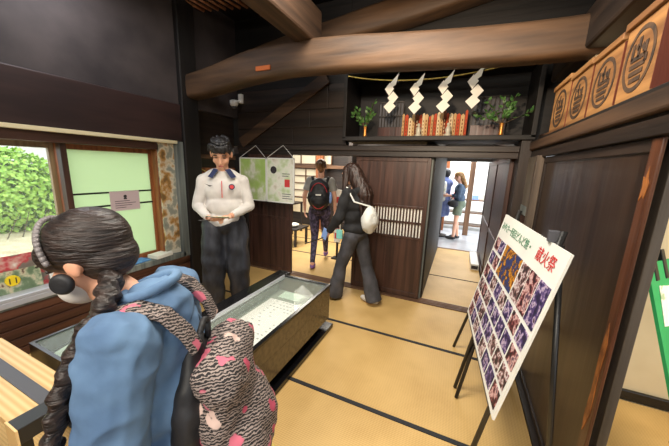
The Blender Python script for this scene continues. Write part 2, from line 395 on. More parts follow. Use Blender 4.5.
# notice on window
t = thing('paper_notice','pinkish paper notice taped to the pale green window','notice',(-3.12,1.77,1.06))
b = B(); box(b,-3.152,-3.149,1.62,1.90,1.05,1.25); obj('sheet', b, M['pinkpaper'], t)
b = B()
for i,(w) in enumerate((.1,.16,.2,.14)): box(b,-3.149,-3.147,1.66,1.66+w,1.08+i*.022,1.085+i*.022)
tube(b,(-3.149,1.76,1.195),(-3.147,1.76,1.195),.016); box(b,-3.149,-3.147,1.745,1.775,1.165,1.18)
obj('print', b, M['ink'], t)
# items on the ledge
def leaflet(y, z0, w, h, m, label, lean=.05, x=-3.1):
    t = thing('leaflet', label, 'leaflet', (x,y,z0), 'leaflets on the window ledge')
    b = B(); slab(b, (x,y-w/2,z0), (0,1,0), (-lean,0,1), w, h, .004); obj('printed_sheet', b, m, t)
    return t
t1 = leaflet(.88,.487,.30,.20,M['mag1'],'green printed leaflet with yellow number badge on the ledge',.1,-3.10)
b = B(); tube(b,(-3.125,.86,.61),(-3.095,.86,.61),.042); o = obj('badge', b, M['yellow'], t1, label='round yellow badge')
text('badge_digit','1',(-3.092,.825,.588),(0,1,0),(0,0,1),.066,M['ink'],o); text('badge_digit','1',(-3.092,.86,.588),(0,1,0),(0,0,1),.066,M['ink'],o)
t2 = leaflet(.92,.487,.36,.30,M['mag2'],'larger red and grey leaflet standing behind the green one',.12,-3.17)
t3 = leaflet(1.17,.487,.16,.16,M['white'],'small white card on the ledge behind the girl\'s face',.1,-3.14)
b = B(); box(b,-3.17,-3.02,1.62,1.88,.487,.5,.1); tag(obj('booklet', b, M['blueprint'], None, .003), 'blue booklet lying on the window ledge', 'booklet')
b = B(); box(b,-3.14,-2.99,1.92,2.12,.487,.525,.1); o = tag(obj('paper_stack', b, M['white'], None, .003), 'stack of white paper sheets at the right end of the ledge', 'paper stack')
b = B(); box(b,-3.12,-3.03,2.13,2.26,.487,.53,-.2); tag(obj('tissue_box', b, M['porcelain'], None, .004), 'small white box on the ledge against the peeling pier', 'box')
b = B(); slab(b,(-3.13,1.60,.5),(0,1,0),(-.1,0,1),.12,.17,.004); tag(obj('card', b, M['mint']), 'pale upright card standing at the foot of the window beside the blue booklet', 'card')

# ------------------------------------------------------------------ back wall
sbox('wall_back_upper', M['blackx'], -3.25,-1.34,3.32,3.42,1.82,3.6)
sbox('wall_back_top', M['blackx'], -1.34,1.06,3.32,3.42,2.6,3.6)
b = B()
for i,(z0,z1) in enumerate(((1.84,2.05),(2.055,2.27),(2.275,2.55))):
    box(b,-3.03,-2.1+.25*i,3.302,3.32,z0,z1); box(b,-2.095+.25*i,-1.34,3.302,3.32,z0,z1)
struct('trim_14', b, M['darkx'], .004)
b = B(); box(b,-3.03,.6,3.27,3.42,1.77,1.83); struct('trim_15', b, M['darkx'], .006)
b = B(); box(b,-3.03,.6,3.29,3.42,1.71,1.768); struct('trim_16', b, M['darkx'], .003)
b = B(); obox(b,(-2.95,3.27,1.86),(-1.60,3.27,2.62),.14,.03,V((0,1,0)))
struct('trim_17', b, M['beamx'], .004)
sbox('trim_18', M['blackz'], -3.1,-2.88,3.28,3.4,-.04,1.71)
sbox('wall_back_corner', M['blackx'], .58,1.06,3.32,3.42,1.71,2.6)
sbox('wall_front_unseen', M['mido'], -3.3,3.3,-2.5,-2.4,-.04,3.5)  # unseen wall behind the camera, added to keep cold daylight out
sbox('wall_left_near', M['brick'], -3.3,-3.03,-2.4,-.4,.42,1.765)
# alcove of the household shrine
b = B()
box(b,-1.34,-1.30,3.18,3.7,1.9,2.6); box(b,.54,.58,3.18,3.7,1.9,2.6); box(b,-1.34,.58,3.18,3.7,1.88,1.925); box(b,-1.30,.54,3.66,3.7,1.925,2.6); box(b,-1.34,.58,3.2,3.7,2.6,2.64)
struct('trim_19', b, M['blackx'], .004)
# lattice doors inside the alcove
def lattice(x0,x1,label):
    t = thing('lattice_door',label,'lattice panel',((x0+x1)/2,3.56,1.925),'lattice doors of the shrine alcove')
    b = B(); box(b,x0,x1,3.56,3.575,1.925,2.07); obj('lower_panel', b, M['maroon'], t)
    b = B()
    n = 8
    for i in range(n+1): box(b,x0+(x1-x0)*i/n-.004,x0+(x1-x0)*i/n+.004,3.56,3.575,2.07,2.36)
    for z in (2.07,2.2,2.36): box(b,x0,x1,3.562,3.58,z-.006,z+.006)
    obj('lattice', b, M['darkz'], t)
    b = B(); box(b,x0,x1,3.59,3.595,2.07,2.36); obj('backing_paper', b, M['grey'], t)
lattice(-1.02,-.72,'lattice door at the left side inside the shrine alcove'); lattice(.03,.36,'lattice door at the right side inside the shrine alcove')
# ofuda slips
cols = [mat('aged slip paper',(214,178,128),(196,156,106),.8,(9,9,9)), mat('red slip',(190,74,40),rough=.8), mat('pale slip',(230,208,168),rough=.8), mat('brown slip',(124,66,36),rough=.8)]
x = -.70; i = 0
random.seed(3)
while x < -.02:
    w = random.choice((.028,.034,.042)); h = .22+random.random()*.07
    yy = 3.44+random.random()*.03
    t = thing('votive_tablet','slender votive tablet standing upright in the middle row of the shrine alcove','votive tablet',(x+w/2,yy,1.926),'votive tablets in the shrine alcove')
    k = (0,1,2,0,3,1,2,0,1)[i%9]
    b = B(); prism(b,[(x,yy,1.926),(x+w-.004,yy,1.926),(x+w-.004,yy,1.926+h),(x+w/2,yy,1.926+h+.015),(x,yy,1.926+h)],(0,.008,0)); obj('board', b, cols[k], t)
    b = B()
    for q in range(5): box(b,x+w*.35,x+w*.6,yy-.001,yy,1.95+q*.038,1.972+q*.038)
    obj('brush_writing', b, cols[3] if k != 3 else cols[2], t)
    x += w; i += 1
# figurines
def figurine(x,label):
    t = thing('figurine',label,'figurine',(x,3.32,1.926),'white figurines in the shrine alcove')
    b = B(); lathe(b,(x,3.32,1.926),[(.035,0),(.038,.02),(.02,.04),(.03,.07),(.02,.10),(.012,.115)]); obj('body', b, M['porcelain'], t, smooth=True)
    b = B(); ball(b,(x,3.32,2.055),.018); obj('head', b, M['porcelain'], t, smooth=True)
figurine(-.49,'small white figurine at the left of the pair before the slips'); figurine(-.185,'small white figurine at the right of the pair before the slips')
# sakaki
def sakaki(x, label, seed, sx=1):
    random.seed(seed)
    t = thing('sakaki_branch',label,'plant',(x,3.24,1.926),'leafy branches in brass vases')
    b = B(); lathe(b,(x,3.24,1.926),[(.02,0),(.022,.01),(.016,.05),(.018,.10),(.022,.115)]); obj('vase', b, M['brass'], t, smooth=True)
    st = B(); lf = []
    for k in range(9):
        a = random.uniform(-1.1,1.1)*sx; d = random.uniform(-.6,.3)
        L = random.uniform(.16,.30); p0 = V((x,3.24,2.03)); dirv = V((math.sin(a), d*.5, math.cos(a)*1.0)).normalized(); p1 = p0+dirv*L
        tube(st,p0,p1,.003,.0015,6)
        for q in range(12): lf.append((p0.lerp(p1,.25+.75*q/11), dirv))
    obj('stem', st, M['bark'], t)
    # ~90 leaves: one foliage mesh per plant
    b = B()
    for c, dv in lf:
        n = V((random.uniform(-1,1),random.uniform(-1,.2),random.uniform(-.4,1))).normalized(); d = (dv*.5+V((random.uniform(-1,1),random.uniform(-.6,.4),random.uniform(-.5,.8)))).normalized()
        s = d.cross(n).normalized(); L = .05; W = .014
        pts = [c, c+d*L*.35+s*W, c+d*L*.7+s*W*.8, c+d*L, c+d*L*.7-s*W*.8, c+d*L*.35-s*W]
        prism(b, pts, n.cross(V((0,0,1))).normalized()*.0006 + V((0,.0006,0)))
    obj('foliage', b, M['leafdark'], t)
sakaki(-1.08,'leafy green branch in brass vase at the left of the shrine alcove',1,.8); sakaki(.30,'bushier leafy branch in brass vase at the right of the shrine alcove',5,1.15)
# rope and shide
b = B(); pts = []
for i in range(25):
    u = i/24; xx = -1.27+u*1.72; zz = 2.56 - .10*(1-(2*u-1)**2)
    pts.append((xx,3.12,zz))
path(b, pts, .006, 6)
for i in range(24):
    pass
tag(obj('shrine_rope', b, M['straw'], smooth=True),'thin straw rope strung across the front of the shrine alcove','rope')
def shide(x,z,label):
    t = thing('paper_streamer',label,'paper streamer',(x,3.10,z),'zigzag paper streamers on the rope')
    b = B(); s = .078; px, pz = x+.015, z
    prism(b,[(px-.035,3.10,pz-.07),(px+.045,3.10,pz+.02),(px+.02,3.10,pz-.09),(px-.045,3.10,pz-.135)],(0,.002,0)); obj('top_fold', b, M['white'], t)
    for k in range(3):
        cx, cz = x-.02+(.025 if k%2 else -.01)+k*.008, z-.13-k*.088; w = .048+.008*k
        b = B(); prism(b,[(cx-w,3.10-.004*k-.003,cz+.0),(cx+.0,3.10-.004*k-.003,cz+.062),(cx+w,3.10-.004*k-.003,cz-.0),(cx+.0,3.10-.004*k-.003,cz-.068)],(0,.002,0)); obj('fold', b, M['white'], t)
for x,z,l in ((-.76,2.52,'zigzag white paper streamer, leftmost of four on the shrine rope'),(-.50,2.50,'second zigzag white paper streamer from the left on the shrine rope'),(-.23,2.50,'third zigzag white paper streamer from the left on the shrine rope'),(.03,2.53,'zigzag white paper streamer, rightmost of four on the shrine rope')): shide(x,z,l)

# security camera
t = thing('security_camera','small white dome camera on the dark back wall','camera',(-2.98,3.3,2.4))
b = B(); box(b,-2.98,-2.92,3.26,3.32,2.40,2.52); obj('bracket', b, M['whiteframe'], t, .006)
b = B(); lathe(b,(-3.0,3.2,2.36),[(.03,-.02),(.05,.0),(.06,.03),(.06,.06),(.03,.07)]); obj('housing', b, M['whiteframe'], t, smooth=True)
b = B(); ball(b,(-3.0,3.2,2.345),.035); obj('lens', b, M['grey'], t, smooth=True)
b = B(); obox(b,(-2.95,3.27,2.42),(-3.0,3.2,2.41),.03,.03); obj('arm', b, M['whiteframe'], t)

# ------------------------------------------------------------------ sliding doors
def slat_door(n, x0, x1, y, lab, zt=1.71, zs=(.78,1.12), yw=.035, rows=2, ns=22):
    t = thing('sliding_door', lab, 'sliding door', ((x0+x1)/2,y,.012))
    b = B(); s = .04
    box(b,x0,x0+s,y,y+yw,.022,zt); box(b,x1-s,x1,y,y+yw,.022,zt); box(b,x0+s,x1-s,y,y+yw,.022,.08); box(b,x0+s,x1-s,y,y+yw,zt-.05,zt)
    box(b,x0+s,x1-s,y,y+yw,zs[0]-.03,zs[0]); box(b,x0+s,x1-s,y,y+yw,zs[1],zs[1]+.03)
    obj('door_frame', b, M['doorz'], t, .003)
    b = B(); box(b,x0+s,x1-s,y+.012,y+.024,zs[1]+.03,zt-.05); obj('upper_panel', b, M['doorz'], t)
    b = B(); mid = (x0+x1)/2
    box(b,x0+s,mid-.004,y+.012,y+.024,.08,zs[0]-.03); box(b,mid+.004,x1-s,y+.012,y+.024,.08,zs[0]-.03); box(b,mid-.004,mid+.004,y+.016,y+.024,.08,zs[0]-.03)
    obj('lower_panel', b, M['doorz'], t)
    b = B()
    for i in range(ns+1):
        xx = x0+s+(x1-x0-2*s)*i/ns; box(b,xx-.009,xx+.009,y+.004,y+.018,zs[0],zs[1])
    for k in range(1,rows): 
        z = zs[0]+(zs[1]-zs[0])*k/rows; box(b,x0+s,x1-s,y+.002,y+.02,z-.012,z+.012)
    obj('slats', b, M['doorz'], t)
    return t
t = slat_door(1,-1.20,-.32,3.335,'dark wooden sliding door with a pale lit slatted band, behind the woman in black')
b = B(); box(b,-1.16,-.36,3.356,3.359,.78,1.12); obj('backing_paper', b, M['white'], t)
t = slat_door(2,-2.87,-2.12,3.30,'dark wooden sliding door under the hanging maps',zs=(.84,1.12),rows=1,ns=26)
b = B(); box(b,-2.83,-2.16,3.322,3.325,.84,1.12); obj('backing_board', b, M['post'], t)
sbox('trim_20', M['post'], -.335,-.30,3.38,3.42,.012,1.71)
sbox('trim_21', M['blackz'], -.31,-.285,3.43,6.0,0,1.86)
b = B(); box(b,-.40,-.30,3.43,3.71,-.04,1.87); box(b,-.40,-.30,3.71,6.02,-.04,2.35); struct('wall_passage_left', b, M['blackz'])
# passage right: sliding door panel in brown
t = thing('sliding_door','worn brown sliding door along the right side of the passage','sliding door',(.46,4.6,.0))
b = B(); x=.44
for a,c in ((3.44,3.5),(4.6,4.68),(5.94,6.0)): box(b,x,x+.04,a,c,.0,1.75)
for z in (.0,.72,1.68): box(b,x,x+.04,3.5,5.94,z,z+.06)
obj('door_frame', b, M['doorz'], t, .003)
b = B(); box(b,x+.012,x+.028,3.5,5.94,.06,1.68); obj('panel', b, M['doorz'], t)
b = B(); box(b,.49,.62,3.42,3.71,-.04,1.87); box(b,.49,.62,3.71,6.02,-.04,2.35); struct('wall_passage_right', b, M['darkz'])
sbox('trim_22', M['darkz'], .48,.60,3.2,3.42,-.04,1.875)
# short bay between corner and big panel
b = B(); box(b,.56,.60,2.86,3.2,1.28,1.72); struct('wall_right_bay', b, mat('grey plaster panel',(92,84,74),(108,98,86),.8,(5,5,5)))
t = thing('lattice_screen','narrow dark slatted screen in the corner beside the big door panel','screen',(.58,3.03,.012))
b = B()
for i in range(8): box(b,.565,.585,2.88+i*.042,2.9+i*.042,.02,1.2)
obj('slats', b, M['doorz'], t)
b = B(); box(b,.555,.60,2.86,3.2,1.2,1.28); box(b,.555,.60,2.86,3.2,.012,.08); obj('rail', b, M['post'], t)
b = B(); box(b,.59,.60,2.86,3.2,.08,1.2); obj('backing', b, M['darkz'], t)
sbox('trim_23', wood('worn post',(70,58,48),(104,90,76),'z',.6), .54,.60,2.78,2.86,.012,1.72)
# big dark door
glossy = wood('varnished dark door board',(40,28,21),(58,42,31),'z',.3,.6,.15)
t = thing('sliding_door','large plain varnished dark door panel at the right, behind the poster easel','sliding door',(.6,2.05,.012))
b = B(); box(b,.60,.612,1.36,2.78,.06,1.66); obj('panel', b, glossy, t)
b = B(); box(b,.585,.598,1.30,1.36,.022,1.705); o = obj('stile', b, wood('worn reddish stile',(70,40,26),(104,64,44),'z',.3), t, .004, label='scuffed reddish stile with an orange worn patch')
orng = mat('orange worn patch',(110,64,34),(176,110,54),.5,(40,40,16))
b = B(); 
random.seed(11)
ring = []
for k in range(9): z = .5+k*.09; ring.append((.584,1.335+.018*math.sin(k*2.1),z))
prism(b,[(.5825,1.345,.52),(.5825,1.315,.62),(.5825,1.322,.8),(.5825,1.315,.93),(.5825,1.335,1.02),(.5825,1.352,.9),(.5825,1.345,.72),(.5825,1.356,.6)],(.002,0,0)); obj('worn_patch', b, orng, o)
b = B(); prism(b,[(.5825,1.325,1.50),(.5825,1.31,1.55),(.5825,1.325,1.57),(.5825,1.33,1.61),(.5825,1.338,1.57),(.5825,1.352,1.575),(.5825,1.343,1.54),(.5825,1.35,1.49),(.5825,1.335,1.51)],(.002,0,0)); obj('worn_patch', b, orng, o)
b = B(); box(b,.59,.612,1.36,2.78,.022,.06); box(b,.59,.612,1.36,2.78,1.66,1.705); obj('rail', b, M['darky'], t, .003)
b = B(); box(b,.59,.614,2.74,2.78,.06,1.66); obj('stile', b, M['darkz'], t)
t = thing('sliding_door','greyish edge of the rear sliding door at the far right','sliding door',(.635,1.9,.012))
b = B(); box(b,.624,.655,1.31,1.37,.022,1.705); obj('stile', b, wood('grey brown stile',(58,52,46),(84,76,68),'z',.4), t, .003)
b = B(); box(b,.63,.64,1.37,2.7,.022,1.705); obj('panel', b, M['darkz'], t)
# right kamoi, beam, wall
sbox('trim_24', M['darky'], .57,.70,-.2,3.3,1.71,1.77, bev=.003)
sbox('trim_25', M['beamy'], .55,.72,-.2,3.3,1.785,1.865, bev=.01)
sbox('trim_26', M['blacky'], .58,.70,-.2,3.3,1.765,1.79, bev=.0)
sbox('wall_right_upper', M['blacky'], .95,1.05,-.5,3.4,1.86,3.6)
sbox('trim_27', M['blacky'], .55,.98,-.5,3.25,1.85,1.866, bev=.002)
sbox('trim_28', M['darky'], .62,.9,.9,3.2,2.36,2.62, bev=.02)
# crested boxes
def crest_box(y0,y1,z1,label,back=.86):
    t = thing('crested_wooden_box',label,'wooden box',(.6,(y0+y1)/2,1.868),'crested wooden boxes on the beam shelf')
    b = B(); box(b,.56,back,y0+.004,y1-.004,1.869,z1); obj('box_body', b, M['ema'], t, .004)
    b = B(); box(b,.548,back+.01,y0,y1,z1,z1+.03); obj('lid', b, M['ema'], t, .004)
    b = B(); box(b,.56,back,y0+.002,y0+.006,1.875,z1-.005); obj('end_board', b, M['redbrown'], t)
    cy, cz = (y0+y1)/2, (1.87+z1)/2; h = (z1-1.87)*.42; w = min((y1-y0)*.40, h*1.05)
    b = B(); N = 36
    for i in range(N):
        a0, a1 = 2*math.pi*i/N, 2*math.pi*(i+1)/N
        P = lambda a,k: (.5595, cy+math.cos(a)*w*k, cz+math.sin(a)*h*k)
        prism(b,[P(a0,1),P(a1,1),P(a1,.85),P(a0,.85)],(-.0015,0,0))
    # mountain mark above three-bar mark
    def bar(u0,v0,u1,v1,tk=.09):
        obox(b,(.5588,cy-u0*w,cz+v0*h),(.5588,cy-u1*w,cz+v1*h),.0015,tk*h*1.3,V((0,1,0)) if abs(u0-u1)>abs(v0-v1) else V((0,0,1)))
    def stroke(u0,v0,u1,v1,tk=.055):
        a = V((.5588,cy-u0*w,cz+v0*h)); c = V((.5588,cy-u1*w,cz+v1*h)); d = (c-a).normalized(); s = V((1,0,0)).cross(d)*tk*h*1.3
        prism(b,[a+s,c+s,c-s,a-s],(-.0015,0,0))
    for q in ((-.45,.55,-.45,.05),(-.05,.68,-.05,.05),(.4,.45,.4,.05),(-.5,.05,.45,.05),(-.5,-.18,.5,-.18),(-.45,-.4,.45,-.4),(-.35,-.62,.4,-.62),(.5,.05,.5,-.18),(-.25,.45,-.05,.3),(.15,.4,.3,.2)): stroke(*q)
    obj('crest', b, M['crest'], t)
for a in ((2.30,2.66,2.16,'crested wooden box farthest along the beam shelf'),(1.97,2.29,2.14,'crested wooden box second from the far end of the beam shelf'),(1.66,1.96,2.13,'crested wooden box third from the far end of the beam shelf'),(1.39,1.65,2.15,'crested wooden box nearest the viewer, reddish end visible')): crest_box(*a)
# bundle beside boxes
b = B()
for k in range(4): tube(b,(.62+.05*k,2.72,1.887+.02*(k%2)),(.60+.05*k,3.1,1.9+.02*k),.02,.016)
tag(obj('wooden_sticks', b, M['midy'], smooth=True),'loose brown sticks lying on the shelf beyond the crested boxes','sticks')

# ------------------------------------------------------------------ beams and ceiling
def log(name, pts, hw, hh, m, n=10, seg=14, kind=True):
    """a hewn beam through pts (x,y,z) with half width hw (across) and half height list hh"""
    b = B(); rings = []
    P = [V(p) for p in pts]
    # resample
    Q = []; HH = []
    for i in range(len(P)-1):
        p0 = P[max(i-1,0)]; p1 = P[i]; p2 = P[i+1]; p3 = P[min(i+2,len(P)-1)]
        for k in range(n):
            u = k/n
            Q.append(.5*((2*p1)+(-p0+p2)*u+(2*p0-5*p1+4*p2-p3)*u*u+(-p0+3*p1-3*p2+p3)*u**3)); HH.append(hh[i]*(1-u)+hh[i+1]*u)
    Q.append(P[-1]); HH.append(hh[-1])
    for i,q in enumerate(Q):
        d = (Q[min(i+1,len(Q)-1)]-Q[max(i-1,0)]).normalized(); s = d.cross(V((0,0,1))).normalized(); u = s.cross(d)
        ring = []
        for k in range(seg):
            a = 2*math.pi*k/seg; ca, sa = math.cos(a), math.sin(a); e = .55
            e = .38
            rr = V((0,0,0)) + s*hw*abs(ca)**e*(1 if ca>0 else -1) + u*HH[i]*abs(sa)**e*(1 if sa>0 else -1)
            rr *= 1+.04*noise.noise(q*2+V((k*.7,0,0)))
            ring.append(b.verts.new(q+rr))
        rings.append(ring)
    for a,c in zip(rings,rings[1:]):
        for k in range(seg): b.faces.new((a[k],a[(k+1)%seg],c[(k+1)%seg],c[k]))
    b.faces.new(rings[0]); b.faces.new(rings[-1][::-1])
    o = obj(name, b, m, smooth=True); o['kind'] = 'structure'; return o
M['bigbeam'] = mat('old hewn beam wood', (50,36,26), (100,74,52), .6, (1.6,9,13), 10, 1.0, lo=.25, hi=.75)
log('trim_29', [(-3.2,2.52,2.40),(-2.75,2.52,2.44),(-2.0,2.52,2.55),(-1.25,2.52,2.555),(-.2,2.52,2.485),(.5,2.52,2.455),(1.0,2.52,2.47)], .10, [.12,.135,.15,.14,.125,.12,.125], M['bigbeam'])
# crack of the beam
b = B(); path(b,[(-2.3,2.735,2.64),(-2.0,2.73,2.66),(-1.7,2.745,2.70),(-1.35,2.735,2.69),(-.9,2.74,2.67),(-.4,2.742,2.65),(0,2.742,2.62)],.006,5)
b.free()
b = B(); box(b,-1.97,-1.80,2.411,2.43,2.47,2.51); tag(obj('paper_label', b, M['orange']),'small orange label pasted on the curved ceiling beam','label')
log('trim_30', [(-3.3,3.2,2.75),(-2.4,3.2,2.92),(-1.4,3.2,3.05),(-.6,3.2,3.15),(.3,3.2,3.3)], .12, [.09,.11,.12,.13,.12], M['bigbeam'])
b = B(); box(b,-1.55,-1.35,-.5,2.62,2.68,2.98); struct('trim_31', b, M['beamy'], .02)
sbox('trim_32', M['darkx'], -.9,1.0,2.0,2.2,2.98,3.2, bev=.02)
b = B()
for i in range(14): box(b,-3.3+i*.32,-3.3+i*.32+.316,-2.4,3.5,3.45,3.48)
struct('ceiling', b, M['blacky'])
t = thing('bamboo_battens','row of short reddish bamboo battens tied under the dark ceiling','battens',(-3.0,2.65,3.3))
for i in range(9):
    b = B(); tube(b,(-3.0+i*.09,2.35+.02*i,3.3),(-2.96+i*.09,2.72+.02*i,3.3),.016); obj('batten', b, M['bamboo'], t, smooth=True)
b = B(); obox(b,(-3.05,2.5,3.33),(-2.2,2.62,3.33),.05,.04); obj('crosspiece', b, M['blackx'], t)

# ------------------------------------------------------------------ hanging maps
def hmap(x0,x1,z0,z1,m,label):
    t = thing('hanging_map',label,'map',((x0+x1)/2,3.2,z0)); y=3.20
    b = B(); box(b,x0+.012,x1-.012,y,y+.006,z0+.012,z1-.012); obj('printed_sheet', b, m, t)
    b = B(); box(b,x0,x1,y-.006,y+.01,z0,z0+.014); box(b,x0,x1,y-.006,y+.01,z1-.014,z1); box(b,x0,x0+.014,y-.006,y+.01,z0,z1); box(b,x1-.014,x1,y-.006,y+.01,z0,z1); obj('frame', b, M['whiteframe'], t)
    xm = (x0+x1)/2
    b = B(); path(b,[(x0+.01,y,z1),(xm,3.27,z1+.17),(x1-.01,y,z1)],.003,6); obj('string', b, M['whiteframe'], t)
    return t
t = hmap(-2.93,-2.46,1.06,1.655,M['map'],'green hanging area map in a white frame, the left one')
t = hmap(-2.455,-2.01,1.06,1.66,M['mapmono'],'paler hanging street map in a white frame, the right one')
b = B()
for z,w in ((1.12,.16),(1.15,.12),(1.18,.14),(1.42,.1),(1.45,.12)): box(b,-2.2,-2.2+w,3.197,3.199,z,z+.008)
tube(b,(-2.34,3.199,1.50),(-2.34,3.196,1.50),.05)
obj('legend', b, M['ink'], t)
b = B(); box(b,-2.16,-2.08,3.196,3.199,1.28,1.38); obj('red_block', b, M['redink'], t, label='red printed square')

# ------------------------------------------------------------------ main display case
t = thing('display_case','low black-edged glass display case holding a long white scroll, in mid-floor','display case',(-1.33,1.55,0))
Y0, Y1 = .62, 2.29
b = B(); box(b,-1.62,-1.0,Y0+.04,Y1+.04,.003,.045); obj('plinth', b, M['lacquer'], t, .004, label='black plinth')
b = B(); box(b,-1.56,-1.10,Y0+.1,Y1-.08,.045,.12); obj('recess', b, M['lacquer'], t)
b = B(); box(b,-1.65,-1.03,Y0,Y1,.12,.30); box(b,-1.05,-1.03,Y0,Y1,.30,.445); box(b,-1.65,-1.63,Y0,Y1,.3,.445); box(b,-1.63,-1.05,Y1-.02,Y1,.3,.445); box(b,-1.63,-1.05,Y0,Y0+.02,.3,.445)
obj('cabinet', b, M['bronze'], t, .002)
b = B()
box(b,-1.66,-1.53,Y0-.01,Y1+.08,.42,.47); box(b,-1.055,-1.025,Y0-.01,Y1+.01,.445,.468); box(b,-1.53,-1.055,Y1-.03,Y1+.01,.445,.468); box(b,-1.53,-1.055,Y0-.01,Y0+.03,.445,.468)
obj('top_frame', b, M['lacquer'], t, .002)
b = B(); box(b,-1.535,-1.525,Y0+.02,Y1-.03,.445,.474); obj('edge_strip', b, M['silver'], t)
b = B(); box(b,-1.525,-1.055,Y0+.03,Y1-.03,.455,.461); obj('glass_top', b, M['glass'], t)
b = B(); box(b,-1.60,-1.055,Y0+.025,Y1-.025,.301,.306); box(b,-1.62,-1.60,Y0+.025,Y1-.025,.30,.44); obj('lining', b, mat('grey green lining',(128,138,122),(140,150,134),.8,(9,9,9)), t)
t = thing('paper_scroll','long pale scroll of brush writing spread inside the glass case','scroll',(-1.3,1.4,.308))
b = B(); box(b,-1.54,-1.10,Y0+.06,Y1-.24,.308,.312); obj('paper', b, M['white'], t)
b = B(); random.seed(5)
for i in range(26):
    y = Y0+.15+i*.05
    for k in range(9):
        if random.random()<.6: box(b,-1.46+k*.036,-1.44+k*.036,y,y+.012,.312,.3125)
obj('brush_writing', b, mat('faint grey ink',(160,166,158),rough=.8), t)
b = B(); box(b,-1.5,-1.28,Y1-.18,Y1-.05,.307,.312); tag(obj('caption_card', b, M['mint']),'small caption card lying at the far end inside the glass case','card')

# second case at lower left
t = thing('slatted_table','low striped pale wood table with a black metal edge, lower left','table',(-1.9,.5,0))
b = B(); box(b,-2.5,-1.62,.36,.60,.42,.455); obj('top', b, M['stripewood'], t, .003)
b = B(); box(b,-1.62,-1.53,.355,.602,.40,.475); obj('edge_bar', b, M['blackm'], t, .004)
b = B(); box(b,-2.5,-1.62,.46,.515,.4555,.461); obj('inlay_band', b, M['grey'], t)
b = B(); box(b,-1.625,-1.525,.347,.355,.24,.475); obj('end_plate', b, M['stripewood'], t)
for (x,y) in ((-1.58,.38),(-1.58,.575),(-2.45,.38),(-2.45,.575)):
    b = B(); box(b,x-.02,x+.02,y-.02,y+.02,.002,.41); obj('leg', b, M['blackm'], t)
t = thing('display_case','smaller glass-topped display case with a mint lining, below the window at lower left','display case',(-2.0,.9,0))
b = B(); box(b,-2.4,-1.72,.68,1.16,.003,.26); obj('cabinet', b, M['lacquer'], t, .003)
b = B(); box(b,-2.4,-1.72,.68,.70,.26,.40); box(b,-2.4,-1.72,1.14,1.16,.26,.40); box(b,-2.4,-2.38,.7,1.14,.26,.40); box(b,-1.74,-1.72,.7,1.14,.26,.40); obj('rim', b, M['lacquer'], t)
b = B(); box(b,-2.38,-1.74,.7,1.14,.385,.392); obj('glass_top', b, M['glass'], t)
b = B(); slab(b,(-2.36,.74,.27),(1,0,0),(0,1,.18),.36,.36,.008); o = obj('paper_sheet', b, M['mint']); tag(o,'sloping pale green sheet inside the smaller display case','sheet')
b = B(); box(b,-1.92,-1.80,.8,1.05,.262,.31); o = tag(obj('book', b, M['mag1'], None, .002),'dark old book lying inside the smaller display case','book')

# ------------------------------------------------------------------ photo board on easel
yaw, tilt = -1.49, .2
u = V((math.cos(yaw),math.sin(yaw),0)); nrm = V((-math.sin(yaw),math.cos(yaw),0)); v = V((0,0,math.cos(tilt)))+nrm*math.sin(tilt)
O = V((.16,2.28,.50)); W_, H_ = 1.03, .80; fn = -(u.cross(v)); fn = u.cross(v)
def bp(a,c,d=0): return O+u*a+v*c+fn*d
t = thing('photo_board','white board of festival photographs with red headline, propped on a black easel','display board',bp(W_/2,0))
b = B(); slab(b,O-fn*.006,u,v,W_,H_,.01); obj('board', b, M['white'], t)
obj_ = []
random.seed(21)
pic = mat('white print border',(240,238,232),rough=.5)
# grid of photographs: columns along u, rows along v
def photo(a0,a1,c0,c1,m):
    b = B(); slab(b,bp(a0,c0,.0015),u,v,a1-a0,c1-c0,.003); obj('photograph', b, m, t)
cw = W_/8.3
for r in range(6):
    for c in range(8):
        a0 = .03+c*cw; c0 = .03+r*.105
        if r >= 4 and 2 <= c <= 4: continue
        if r >= 4 and c >= 5 and r == 5: continue
        if r == 4 and c >= 5:
            photo(a0+.005,a0+cw-.01,c0,c0+.195,PH[(c)%3]); continue
        photo(a0+.006,a0+cw-.016,c0,c0+.083,PH[(r*5+c*3+random.randint(0,2))%3])
photo(.03+2*cw+.02,.03+5*cw-.02,.03+4*.105-.0,.03+6*.105-.015,M['dragon'])
L1 = text('headline','みやさ一回目どんど焼・',bp(.04,.705),u,v,.058,M['greenink'],t)
L2 = text('headline','献火祭',bp(.75,.70),u,v,.072,M['redink'],t)
L2['label'] = 'red headline characters'
t = thing('easel','black tubular easel carrying the photo board, mid right','easel',(.3,1.8,0))
for (p0,p1) in ((bp(.18,.86,-.025),(.13,2.02,.005)),(bp(.85,.86,-.025),(.17,1.36,.005)),(bp(.18,.80,-.035),(.50,2.28,.005)),(bp(.85,.80,-.035),(.52,1.3,.005))):
    b = B(); tube(b,p0,p1,.012); obj('leg', b, M['blackm'], t, smooth=True)
b = B(); tube(b,bp(.1,-.02,-.02),bp(.93,-.02,-.02),.012); obj('ledge_bar', b, M['blackm'], t)
b = B(); box(b,bp(.83,.84)[0]-.02,bp(.83,.84)[0]+.02,bp(.83,.84)[1]-.015,bp(.83,.84)[1]+.015,bp(.83,.80)[2],bp(.83,.80)[2]+.05); obj('clip', b, M['grey'], t, .003)
t = thing('folding_easel','second folded black easel standing behind the photo board','easel',(.2,2.5,0))
for (p0,p1) in (((.34,2.52,1.0),(.11,2.55,.005)),((.36,2.3,1.0),(.14,1.92,.005)),((.30,2.4,.95),(.44,2.6,.005))):
    b = B(); tube(b,p0,p1,.012); obj('leg', b, M['blackm'], t, smooth=True)
b = B(); tube(b,(.2,2.54,.42),(.215,2.1,.42),.009); obj('brace', b, M['blackm'], t)

